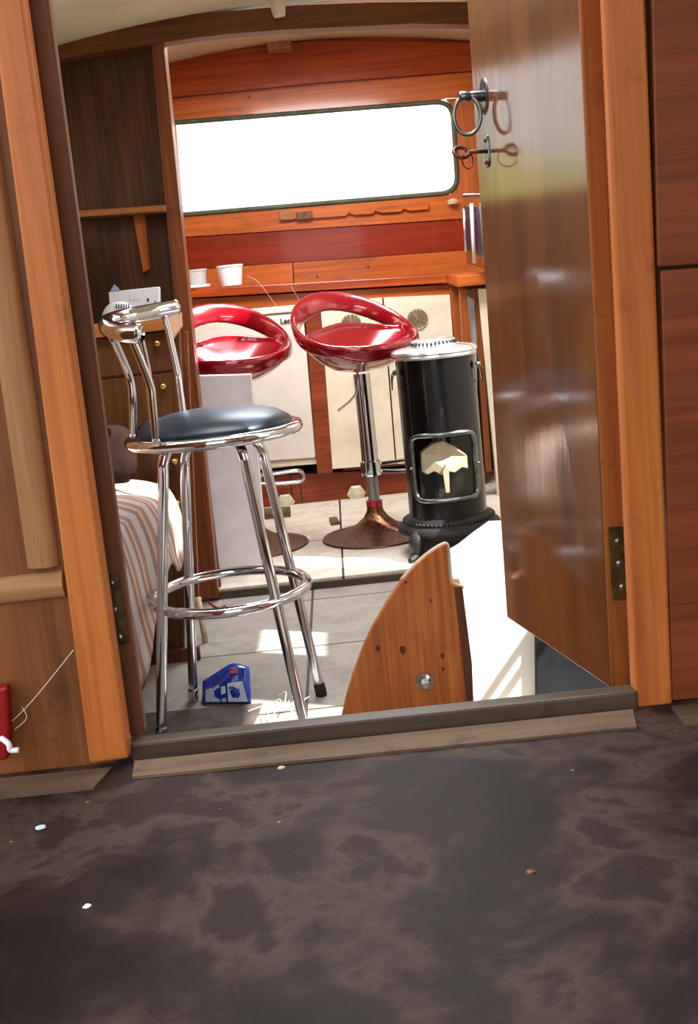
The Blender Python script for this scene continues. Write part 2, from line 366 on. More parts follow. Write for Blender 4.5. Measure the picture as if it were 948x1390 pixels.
# bulkhead left of the doorway
struct('wall_front_left', bx((-1.3, 1.475, 0), (-.37, 1.53, 2.1)), M['panel_l'])
struct('trim_6', slab([(-52, -290), (-10, -290), (175, 1030), (121, 1037)], 1.45, .035), M['post'], bev=.004)
struct('trim_7', slab([(-10, -290), (28, -290), (197, 996), (166, 1005)], 1.505, .02), M['jamb'], bev=.003)
def halfround(p0, p1, r, mat, name):
    bm = bmesh.new(); p0 = Vector(p0); p1 = Vector(p1); d = (p1 - p0).normalized(); x = Vector((0, -1, 0)); y = d.cross(x).normalized()
    n = 12; A = []; B = []
    for k in range(n + 1):
        a = PI * k / n; v = y * math.cos(a) * r + x * math.sin(a) * r * .7
        A.append(p0 + v); B.append(p1 + v)
    a = sub(bm, A); b = sub(bm, B)
    for k in range(n): bm.faces.new((a[k], a[k + 1], b[k + 1], b[k]))
    bm.faces.new(a[::-1]); bm.faces.new(b); bm.faces.new((a[0], b[0], b[-1], a[-1]))
    o = new_obj(name, bm, mat); smooth_angle(o, 50); o['kind'] = 'structure'; return o
halfround(P(60, 768, 1.475), P(-92, -290, 1.475), .022, M['round'], 'trim_8')
halfround(P(-700, 883, 1.475), P(88, 792, 1.475), .019, M['roundx'], 'trim_9')
# bulkhead right of the doorway
struct('wall_front_right', bx((.43, 1.50, 0), (1.0, 1.53, 2.1)), M['ply'])
struct('trim_10', slab([(808, -290), (865, -290), (914, 957), (863, 963)], 1.475, .025), M['post'], bev=.004)
struct('trim_11', slab([(878, -290), (1200, -290), (1200, 342), (893, 363)], 1.478, .02), M['panel_r'], bev=.003)
struct('trim_12', slab([(897, 367), (1200, 346), (1200, 925), (913, 952)], 1.478, .02), M['panel_r'], bev=.003)
struct('trim_13', slab([(774, -290), (812, -290), (862, 932), (829, 936)], 1.585, .04), M['jamb_r'], bev=.003)
# over the doorway, and an unseen roof added to keep sun off the deck
struct('wall_front_top', bx((-1.3, 1.48, 1.95), (1.0, 1.53, 2.12)), M['panel_l'])
struct('ceiling', bx((-.9, .1, 2.12), (1.0, 1.53, 2.16)), M['white'])
# right hull side with the sunlit windows, left hull side, both with openings
def wall_x(name, x0, x1, y0, y1, z0, z1, holes, mat):
    bm = bmesh.new(); ys = y0
    for (a, b_, c, d) in sorted(holes):
        if a > ys: box(bm, (x0, ys, z0), (x1, a, z1))
        box(bm, (x0, a, z0), (x1, b_, c)); box(bm, (x0, a, d), (x1, b_, z1)); ys = b_
    box(bm, (x0, ys, z0), (x1, y1, z1)); return struct(name, bm, mat)
bm = bmesh.new()
for (a0, a1, a2, a3) in ((1.53, 1.62, 0, 2.0), (1.62, 2.04, 0, .50), (1.88, 2.04, 1.14, 1.54), (1.62, 2.04, 1.54, 2.0), (2.04, 2.19, 0, 2.0), (2.19, 2.44, 0, 1.24), (2.19, 2.44, 1.54, 2.0), (2.44, 3.00, 0, 2.0), (3.00, 3.50, 0, .90), (3.00, 3.50, 1.5, 2.0), (3.50, 5.1, 0, 2.0)):
    box(bm, (.90, a0, a2), (.93, a1, a3))
struct('wall_right', bm, M['cream'])
wall_x('wall_sun_block', 1.0, 1.03, -1.6, 1.50, 0, 2.6, [], M['panel_r'])  # unseen wall, added to block direct sun from the deck
wall_x('wall_left', -.81, -.78, 1.53, 5.1, 0, 2.0, [(2.45, 3.36, 1.15, 1.60), (3.7, 4.6, 1.25, 1.6)], M['ply'])
def win_x(n, x, y0, y1, z0, z1, bars):
    bm = bmesh.new(); w = .02
    box(bm, (x, y0, z0), (x + .03, y0 + w, z1)); box(bm, (x, y1 - w, z0), (x + .03, y1, z1)); box(bm, (x, y0, z0), (x + .03, y1, z0 + w)); box(bm, (x, y0, z1 - w), (x + .03, y1, z1))
    for q in bars: box(bm, (x, q - .008, z0), (x + .03, q + .008, z1))
    o = struct('window_%d' % n, bm, M['orwoodz'])
    p = new_obj('pane', bx((x + .012, y0, z0), (x + .015, y1, z1)), M['pane'], o); return o
win_x(2, .9, 2.19, 2.44, 1.24, 1.54, [])
w3 = win_x(3, .9, 1.62, 2.04, .50, 1.54, [])
bm = bmesh.new()
for z in (.85, .895): box(bm, (.885, 1.62, z - .007), (.90, 2.04, z + .007))
part('stripe_bars', bm, M['brass'], w3)  # unseen bars added to cast the two shadow stripes on the locker
win_x(6, .9, 3.00, 3.50, .90, 1.5, [3.3])
win_x(4, -.81, 2.45, 3.36, 1.15, 1.60, [])
win_x(5, -.81, 3.7, 4.6, 1.25, 1.6, [4.1])
# arched cabin roof: one deck-head from the hatch aft to the galley wall
def archz(x, y): return 1.748 + .15 * max(0, y - 3.4) - .13 * ((x + .05) / .6) ** 2 * .35
def roofpart(y0, y1, x0=-1.05, x1=.95):
    bm = bmesh.new(); nx = 24; G = []
    for j, y in enumerate((y0, y1)):
        G.append([bm.verts.new((x0 + (x1 - x0) * i / nx, y, archz(x0 + (x1 - x0) * i / nx, y))) for i in range(nx + 1)])
    for i in range(nx): bm.faces.new((G[0][i], G[0][i + 1], G[1][i + 1], G[1][i]))
    geo = bmesh.ops.extrude_face_region(bm, geom=list(bm.faces)); bmesh.ops.translate(bm, verts=[g for g in geo['geom'] if isinstance(g, bmesh.types.BMVert)], vec=(0, 0, .03))
    return bm
struct('ceiling_cabin', roofpart(2.30, 3.4), M['ceil'])
struct('ceiling_galley', roofpart(4.12, 5.1), M['ceil'])
struct('ceiling_galley', roofpart(3.4, 3.60), M['ceil'])
struct('ceiling_galley', roofpart(3.60, 4.12, -1.05, -.35), M['ceil'])  # side pieces leave an opening made for the galley fill lamp
struct('ceiling_galley', roofpart(3.60, 4.12, .45, .95), M['ceil'])
# arched beam over the partition
top = [(78, 48), (150, 35), (220, 23), (270, 18), (320, 14), (400, 7), (500, 3), (640, 2), (720, 3)]
bot = [(720, 36), (635, 33), (560, 32), (450, 37), (385, 40), (320, 45), (265, 51), (220, 58), (150, 68), (80, 80)]
top = [(-30, 74)] + top; bot = bot + [(-30, 106)]
struct('trim_14', slab(top + bot, 3.36, .06), M['brownx'], bev=.003)
# partition with its post
struct('wall_partition', slab([(40, 70), (222, 50), (262, 470), (300, 800), (150, 815)], 3.42, .03), M['ply'])
struct('trim_15', slab([(205, 58), (222, 56), (297, 812), (272, 814)], 3.37, .07), M['brownz'], bev=.002)
# galley back wall, with its window opening
W0 = 5.0
def quad(pts, mat, name, Y=W0, d=.03, bev=.002): return struct(name, slab(pts, Y, d), mat, bev=bev)
quad([(180, -20), (760, -60), (800, 100), (190, 150)], M['redwood'], 'wall_back', W0 + .012, .03, 0)
quad([(220, 79), (300, 66), (430, 55), (560, 56), (760, 60), (760, 86), (430, 113), (225, 133)], M['redwood'], 'trim_16', W0 - .006, .02)
quad([(222, 136), (430, 116), (760, 88), (760, 128), (608, 132), (595, 136), (228, 165)], M['orwood'], 'trim_17', W0 - .012, .03)
quad([(150, 175), (238, 163), (248, 292), (150, 300)], M['orwood'], 'trim_18', W0, .03)
quad([(606, 134), (760, 126), (760, 275), (609, 278), (609, 267), (622, 250), (616, 150)], M['orwoodz'], 'trim_19', W0 - .010, .03)
quad([(150, 302), (246, 292), (612, 263), (760, 252), (760, 285), (625, 297), (246, 322), (150, 330)], M['orwood'], 'trim_20', W0 - .014, .05)
quad([(150, 330), (246, 322), (760, 288), (760, 330), (625, 340), (252, 366), (150, 374)], M['darkred'], 'trim_21', W0 - .004, .03)
quad([(150, 374), (397, 356), (399, 392), (150, 405)], M['orwood'], 'trim_22', W0, .03)
quad([(398, 356), (760, 330), (760, 380), (400, 392)], M['orwood'], 'trim_23', W0, .03)
struct('wall_back_lower', bx((-1, 5.04, 0), (.9, 5.08, 1.2)), M['ply'])
# window gasket and pane
def rrect(x0, y0, x1, y1, x2, y2, x3, y3, r, Y, n=6):     # TL TR BR BL with rounded corners
    cs = [Vector((x0, y0)), Vector((x1, y1)), Vector((x2, y2)), Vector((x3, y3))]; out = []
    for i in range(4):
        p, a, b_ = cs[i], cs[i - 1], cs[(i + 1) % 4]
        s = p + (a - p).normalized() * r; e = p + (b_ - p).normalized() * r
        for k in range(n + 1):
            t_ = k / n; q = s * (1 - t_) ** 2 + p * 2 * t_ * (1 - t_) + e * t_ ** 2; out.append(P(q.x, q.y, Y))
    return out
ring = rrect(170, 172, 614, 137, 622, 261, 180, 297, 24, 4.985)
wo = struct('window_1', tube(bmesh.new(), ring, .0105, 8, closed=True), M['gasket'], smooth=True)
bm = bmesh.new(); prism(bm, ring, (0, .004, 0)); p = new_obj('pane', bm, M['pane'], wo)
# notched window stay and catch on the ledge
st = thing('window_stay', 'notched pale wooden window stay lying along the ledge under the back window', 'window stay', tuple(P(480, 300, 4.95)))
bm = bmesh.new()
pts = [(398, 297), (398, 285), (440, 283), (582, 274), (582, 284), (556, 286), (548, 283), (545, 287), (518, 289), (510, 286), (507, 290), (482, 292), (473, 289), (470, 293), (446, 295)]
slab(pts, 4.965, .02, bm); part('bar', bm, M['orwood'], st, bev=.001)
part('hinge', slab([(402, 288), (424, 286), (425, 297), (403, 299)], 4.958, .008), M['rust'], st, bev=.002, label='rusty iron hinge at the left end')
o = new_obj('wood_scrap', slab([(380, 287), (399, 285), (399, 298), (380, 299)], 4.962, .02), M['light']); bevel(o, .002)
tag(o, 'small pale wooden block beside the rusty hinge on the window ledge', 'wood block')

# ------------------------------------------------------------------ ceiling fittings
hk = thing('ceiling_handle', 'white rounded fitting hanging from the cream ceiling at the top edge', 'ceiling fitting', tuple(P(375, 4, 3.3)))
c = P(376, 0, 3.3)
part('stem', tube(bmesh.new(), [c + Vector((0, 0, .09)), c + Vector((0, 0, .0)), c + Vector((.003, 0, -.045))], lambda t: .016 + .006 * math.sin(t * PI), 16, smooth=6), M['cream'], hk, smooth=True)
part('bar', tube(bmesh.new(), [c + Vector((-.045, 0, .03)), c + Vector((-.02, 0, .012)), c + Vector((.02, 0, .012)), c + Vector((.045, 0, .03))], .007, 10, smooth=5), M['cream'], hk, smooth=True)
o = new_obj('beam_block', slab([(361, 42), (394, 40), (395, 65), (363, 68)], 4.9, .08), plain('pinkish_wood', (176, 110, 84), .6, mottle=.2)); bevel(o, .003)
tag(o, 'small pinkish wooden block on the cream strip above the back window', 'wood block')

# ------------------------------------------------------------------ left partition: shelf, bench drawers
sh = thing('wall_shelf', 'narrow reddish wooden shelf with a tapered bracket on the dark partition', 'shelf', tuple(P(168, 290, 3.36)))
bm = bmesh.new(); prism(bm, [P(92, 296, 3.33), P(224, 287, 3.33), P(224, 278, 3.33), P(92, 287, 3.33)], (0, .09, 0)); part('board', bm, M['light'], sh, bev=.002)
part('bracket', slab([(180, 291), (196, 290), (203, 366), (194, 370)], 3.385, .035), M['orwoodz'], sh, bev=.003)
dr = thing('drawer_unit', 'dark wooden drawer unit with brass knobs behind the chrome bar stool', 'drawer unit', (-.60, 3.1, 0))
part('face_frame', slab([(96, 462), (243, 446), (252, 620), (250, 889), (110, 905)], 2.82, .03), M['ply'], dr, bev=.003)
part('carcass', slab([(96, 470), (190, 463), (200, 880), (110, 895)], 2.852, .5), M['ply'], dr)
part('top', slab([(96, 440), (228, 423), (247, 446), (96, 463)][:0] or [(96, 444), (240, 427), (241, 446), (96, 463)], 2.79, .07), M['light'], dr, bev=.003, label='pale wooden top')
for (y0, y1) in ((449, 502), (506, 575), (579, 668), (672, 760)):
    f = (y0 + y1) / 2
    x0 = 118 + (y0 - 450) * .02; x1 = 231 + (y0 - 450) * .03
    d_ = part('drawer', slab([(x0, y0 + 12), (x1, y0), (x1 + 3, y1), (x0 + 3, y1 + 12)], 2.812, .01), M['ply'], dr, bev=.002)
    kx, ky = {449: (214, 466), 506: (222, 524), 579: (237, 626), 672: (240, 683)}[y0]
    part('knob', lathe(bmesh.new(), [(0, .018), (.006, .017), (.0095, .012), (.0095, .009), (.005, .005), (.004, 0), (.009, -.002), (0, -.002)], P(kx, ky, 2.808), 20, (0, -1, 0)), M['brass'], d_, smooth=True)
struct('trim_24', bx((-.60, 2.80, 0), (-.44, 2.815, .035)), M['endgrain'])
# narrow strip and block between drawers and post
struct('trim_25', slab([(249, 450), (254, 450), (270, 816), (258, 818)], 3.0, .02), M['brownz'], bev=.001)
o = new_obj('wood_scrap', slab([(229, 428), (246, 424), (247, 443), (234, 462), (231, 462)], 2.775, .02), plain('pink_offcut', (208, 168, 138), .6, mottle=.1)); bevel(o, .003)
tag(o, 'pale pinkish offcut at the right end of the drawer unit top', 'wood offcut')

# socket box and alarm on the drawer top
sk = thing('socket_box', 'white double socket box standing above the drawer unit top', 'socket', tuple(P(182, 425, 3.3)))
part('plate', slab([(147, 396), (216, 389), (217, 432), (150, 440)], 3.28, .03), M['plastic'], sk, bev=.004)
part('switch', slab([(176, 399), (182, 398), (182, 407), (176, 408)], 3.275, .006), M['plastic'], sk, bev=.001)
part('switch', slab([(183, 398), (189, 397), (189, 406), (183, 407)], 3.275, .006), M['plastic'], sk, bev=.001)
part('slot', slab([(199.5, 405), (202, 404.7), (202, 409), (199.5, 409.3)], 3.277, .004), M['slot'], sk)
part('screw', lathe(bmesh.new(), [(0, .003), (.003, .002), (.003, 0)], P(211, 409, 3.279), 10, (0, -1, 0)), M['iron'], sk)
part('label_tab', slab([(150, 395), (155, 386), (161, 391), (162, 394)], 3.277, .004), plain('blue_tab', (150, 180, 220), .4), sk)
al = thing('alarm', 'white round alarm with vent slots leaning against the white socket box', 'alarm', tuple(P(165, 438, 3.2)))
ac = P(163, 433, 3.2)
part('case', lathe(bmesh.new(), [(0, .034), (.030, .033), (.046, .024), (.050, .010), (.050, 0), (0, 0)], ac, 40, (.05, -1, .15)), M['plastic'], al, smooth=True)
for i in range(6):
    x = 157 + i * 3.4; part('vent_slot', slab([(x, 413), (x + 1.2, 412.8), (x + 1.4, 419), (x + .2, 419.2)], 3.160, .006), M['slot'], al)

# ------------------------------------------------------------------ striped seat
BX = -1.0
se = thing('bench_seat', 'low wooden side bench under the striped throw, left of the doorway', 'bench', (-.78, 2.2, 0))
part('base', bx((-.775, 1.62, 0), (-.56, 2.66, .22)), M['ply'], se, bev=.004)
part('seat_cushion', bx((-.775, 1.66, .22), (-.66, 2.64, .495)), M['cushion'], se, bev=.02)
def stripemat():
    mt, t, b = nodes('striped_throw'); N = t.nodes.new; L = t.links.new
    tcn = N('ShaderNodeTexCoord'); sp_ = N('ShaderNodeSeparateXYZ'); L(tcn.outputs['UV'], sp_.inputs[0])
    cb = N('ShaderNodeValToRGB'); cb.color_ramp.interpolation = 'LINEAR'
    ms = N('ShaderNodeMath'); ms.operation = 'MULTIPLY'; ms.inputs[1].default_value = 12.0; L(sp_.outputs['Y'], ms.inputs[0])
    fr = N('ShaderNodeMath'); fr.operation = 'FRACT'; L(ms.outputs[0], fr.inputs[0])
    e = cb.color_ramp.elements; e[0].position = 0; e[0].color = rgba((190, 184, 186)); e[1].position = .30; e[1].color = rgba((190, 184, 186))
    for pos, cc in ((.36, (158, 122, 100)), (.55, (172, 138, 116)), (.64, (198, 184, 174)), (.70, (198, 184, 174)), (.74, (160, 126, 104)), (.92, (152, 116, 96)), (.97, (190, 184, 186))):
        q = e.new(pos); q.color = rgba(cc)
    L(fr.outputs[0], cb.inputs[0]); L(cb.outputs[0], b.inputs['Base Color'])
    n = N('ShaderNodeTexNoise'); n.inputs['Scale'].default_value = 160; L(tcn.outputs['Object'], n.inputs['Vector'])
    bp = N('ShaderNodeBump'); bp.inputs['Strength'].default_value = .3; bp.inputs['Distance'].default_value = .002; L(n.outputs['Fac'], bp.inputs['Height']); L(bp.outputs[0], b.inputs['Normal'])
    setp(b, rough=.9); return mt
def throw():
    bm = bmesh.new(); uvl = bm.loops.layers.uv.new('UVMap'); ny, ns = 60, 36; G = []
    for j in range(ny + 1):
        v = j / ny; y = 2.70 - 1.02 * v; row = []
        drop = .10 + .30 * v ** .8 + .035 * math.sin(v * 14 + 2) + .015 * math.sin(v * 31)
        xe = -.425 - .055 * min(1, v * 2.2)
        for i in range(ns + 1):
            u = i / ns
            if u < .3: x = -.60 - .17 * (1 - u / .3); z = .515
            else:
                q = (u - .3) / .7; a = min(q * 1.5, 1) * PI / 2; h = max(0, q - .45) / .55
                x = -.60 + (xe + .60) * math.sin(a) + .006 * math.sin(v * 26 + q * 4) * q; z = .515 - .07 * (1 - math.cos(a)) - drop * h
            z += .005 * math.sin(v * 23 + 1.0 + u * 3)
            row.append((bm.verts.new((x, y, z)), (u, v + .10 * u * u)))
        G.append(row)
    for j in range(ny):
        for i in range(ns):
            q = [G[j][i], G[j][i + 1], G[j + 1][i + 1], G[j + 1][i]]
            f = bm.faces.new([w[0] for w in q])
            for lp, w in zip(f.loops, q): lp[uvl].uv = w[1]
    return bm
o = new_obj('striped_throw', throw(), stripemat(), smooth=True)
md = o.modifiers.new('thickness', 'SOLIDIFY'); md.thickness = .005
tag(o, 'white and beige striped throw draped over the bench behind the left jamb', 'blanket')
bm = bmesh.new(); bmesh.ops.create_uvsphere(bm, u_segments=24, v_segments=16, radius=1)
cc = P(148, 650, 2.68)
for v in bm.verts:
    k = v.co; v.co = Vector((math.copysign(abs(k.x) ** .6, k.x) * .075, math.copysign(abs(k.y) ** .6, k.y) * .04, math.copysign(abs(k.z) ** .6, k.z) * .07)) + Vector((cc.x, cc.y, .585))
o = new_obj('cushion', bm, M['cushion'], smooth=True); tag(o, 'dark brown cushion propped behind the striped throw', 'cushion')

# ------------------------------------------------------------------ galley units
fr = thing('fridge', 'off white under-counter fridge with black lettering behind the left red stool', 'fridge', (-.38, 4.9, .18))
part('cabinet', bx((-.70, 4.68, .20), (-.16, 5.0, .87)), M['fridge'], fr, bev=.004)
part('door', slab([(240, 440), (412, 425), (429, 622), (262, 634)], 4.65, .028), M['fridge'], fr, bev=.006)
part('control_strip', slab([(240, 428), (411, 413), (412, 422), (240, 437)], 4.655, .03), M['fridge'], fr, bev=.003)
part('bottom_trim', slab([(262, 634.5), (430, 622.5), (430, 630), (262, 642)], 4.66, .02), M['cream'], fr, bev=.002)
cu = bpy.data.curves.new('t', 'FONT'); cu.body = 'Lec'; cu.size = .030; cu.extrude = .0008; cu.offset = .0006
to = bpy.data.objects.new('t', cu); C.objects.link(to); dg = bpy.context.evaluated_depsgraph_get(); dg.update()
me = bpy.data.meshes.new_from_object(to.evaluated_get(dg)); bpy.data.objects.remove(to)
lt = bpy.data.objects.new('lettering', me); C.objects.link(lt); me.materials.clear(); me.materials.append(M['slot']); lt.parent = fr
pl = P(381, 439.5, 4.646) - Vector((-.38, 4.9, .18)); lt.location = pl; lt.rotation_euler = (PI / 2, 0, 0)
# cupboards
def rosette(x, y, parent):
    bm = bmesh.new(); c = P(x, y, 4.642); R = .041
    lathe(bm, [(0, .004), (.008, .004), (.010, .001), (.010, 0)], c, 24, (0, -1, 0))
    tube(bm, [c + Vector((R * math.cos(a), 0, R * math.sin(a))) for a in [2 * PI * k / 40 for k in range(40)]], .0016, 6, closed=True)
    for k in range(14):
        a = 2 * PI * k / 14; d = Vector((math.cos(a), 0, math.sin(a))); n = Vector((-math.sin(a), 0, math.cos(a)))
        prism(bm, [c + d * .011 - n * .0015, c + d * .036 - n * .0065, c + d * .041, c + d * .036 + n * .0065, c + d * .011 + n * .0015], (0, .003, 0))
    part('rosette', bm, plain('tan_bronze', (150, 128, 92), .4, metal=.4, mottle=.2, mscale=50), parent)
cb = thing('base_cabinet', 'cream two-door galley cupboard with round rosette vents behind the stove', 'cupboard', (.25, 4.85, .15))
part('body', slab([(452, 411), (634, 397), (655, 622), (466, 639)], 4.67, .3), M['brownx'], cb, bev=.002)
part('stile', slab([(413, 412), (435, 410), (452, 642), (431, 644)], 4.645, .03), M['plinth'], cb, bev=.002)
d1 = part('door', slab([(435, 410), (519, 404), (537, 630), (449, 637)], 4.648, .02), M['door_w'], cb, bev=.002)
rosette(477, 440, d1)
d2 = part('door', slab([(521, 404), (611, 400), (628, 624), (539, 630)], 4.648, .02), M['door_w'], cb, bev=.002)
rosette(567, 433, d2)
part('stile', slab([(610, 380), (627, 380), (650, 622), (630, 624)], 4.645, .02), M['orwoodz'], cb, bev=.002)
# rail under the worktop, worktop, right return
struct('trim_26', slab([(240, 407), (612, 386), (612, 400), (412, 413), (240, 427)], 4.66, .05), M['orwood'], bev=.002)
o = new_obj('worktop', slab([(200, 396), (606, 373), (608, 384), (200, 408)], 4.63, .40), M['redwood']); bevel(o, .003)
tag(o, 'long reddish varnished worktop below the back window', 'worktop')
rc = thing('side_cabinet', 'narrow side cupboard unit with an orange lit worktop end, partly behind the open door', 'cupboard', (.7, 4.5, .03))
bm = bmesh.new(); prism(bm, [P(622, 390, 4.35), P(622, 375, 4.35), P(607, 372, 4.64), P(607, 385, 4.64)][::-1], (.28, 0, 0)); part('worktop_end', bm, M['orwood'], rc, bev=.003)
part('stile', slab([(624, 392), (633, 392), (655, 640), (640, 640)], 4.42, .03), M['orwoodz'], rc)
part('inset_panel', slab([(631, 400), (646, 408), (650, 640), (640, 640)], 4.45, .02), M['leaf'], rc)
part('stile', slab([(644, 392), (650, 392), (668, 640), (660, 640)], 4.41, .03), M['brownz'], rc)
part('side_panel', slab([(649, 392), (760, 392), (760, 720), (681, 720)], 4.40, .04), M['cream'], rc)
# plinth with hexagonal knobs
pd = thing('plinth_drawer', 'low red-brown plinth board with two ivory hexagonal knobs below the cupboards', 'plinth', (-.1, 4.7, .03))
part('front', slab([(200, 655), (660, 630), (660, 684), (200, 712)], 4.70, .02), M['plinth'], pd, bev=.002)
for (x, y) in ((388, 682), (484, 670)):
    bm = lathe(bmesh.new(), [(0, .016), (.012, .015), (.033, .011), (.041, .006), (.041, .003), (.02, 0), (0, 0)], P(x, y, 4.69), 6, (0, -1, 0)); part('hex_knob', bm, M['hexknob'], pd)
for (x0, y0, x1, y1) in ((393, 644, 396, 672), (406, 648, 411, 690), (372, 646, 374, 668)):
    part('crack', slab([(x0, y0), (x0 + 1.6, y0), (x1 + 1, y1), (x1, y1)], 4.698, .004), M['slot'], pd)
# tubs on the worktop
def cup(name, x, y, r0, r1, h, mat, label, Y=4.72, lip=.003, cat='cup'):
    t_ = P(x, y, Y) + Vector((0, 0, .010)); b_ = lathe(bmesh.new(), [(0, .002), (r0 - .002, .002), (r1 - .003, h), (r1 + lip, h), (r1 + lip, h - .008), (r1, h - .009), (r0, 0), (0, 0)], t_, 32)
    o_ = new_obj(name, b_, mat, smooth=False); smooth_angle(o_, 40); tag(o_, label, cat); return o_
cup('plastic_cup', 315, 391, .043, .054, .085, M['cup'], 'white plastic cup on the worktop below the window')
cup('plastic_tub', 268, 389.5, .040, .046, .062, M['tub'], 'translucent ribbed plastic tub on the worktop left of the white cup', cat='tub')
o = new_obj('shallow_dish', lathe(bmesh.new(), [(0, .012), (.07, .012), (.073, .006), (.07, 0), (0, 0)], P(263, 394, 4.69) + Vector((0, 0, .008)), 32), M['cup']); smooth_angle(o, 40); tag(o, 'shallow white plastic dish on the worktop in front of the tub', 'dish')
# small oven on the side worktop
ov = thing('countertop_oven', 'small chrome-framed glass-fronted oven beside the open door edge', 'oven', tuple(P(650, 366, 4.40)))
a, b_, c_, d_ = P(628, 263, 4.42), P(662, 262, 4.18), P(668, 372, 4.18), P(633, 358, 4.42)
nrm = Vector((-.3, -.2, 0))
def lerpq(u, v): return (a * (1 - u) + b_ * u) * (1 - v) + (d_ * (1 - u) + c_ * u) * v
bm = bmesh.new(); prism(bm, [a, b_, c_, d_], (.26, .05, 0)); part('body', bm, M['chrome'], ov, bev=.004)
bm = bmesh.new(); prism(bm, [lerpq(.12, .17), lerpq(.95, .17), lerpq(.95, .80), lerpq(.12, .80)], (-.003, -.002, 0)); part('glass', bm, plain('dark_oven_glass', (52, 46, 60), .12, coat=.5), ov)
for (u, v0, v1, rr, mm) in ((.20, .2, .8, .005, 'steel'), (.52, .13, .92, .007, 'cream')):
    part('handle', tube(bmesh.new(), [lerpq(u, v0) + nrm * .06, lerpq(u, v1) + nrm * .06], rr, 10), M[mm], ov, smooth=True)
o = new_obj('sponge_scrap', slab([(608, 272), (614, 269), (621, 270), (622, 276), (609, 278)], 4.94, .03), M['stone']); bevel(o, .004); tag(o, 'crumbly pale lump in the corner of the window ledge', 'debris')

# white table leaf standing in front of the left red stool
o = new_obj('table_leaf', slab([(262, 510), (341, 508), (364, 767), (284, 775)], 3.60, .028), M['leaf']); bevel(o, .003)
tag(o, 'upright pale lavender-white laminate panel in front of the left red stool', 'panel')

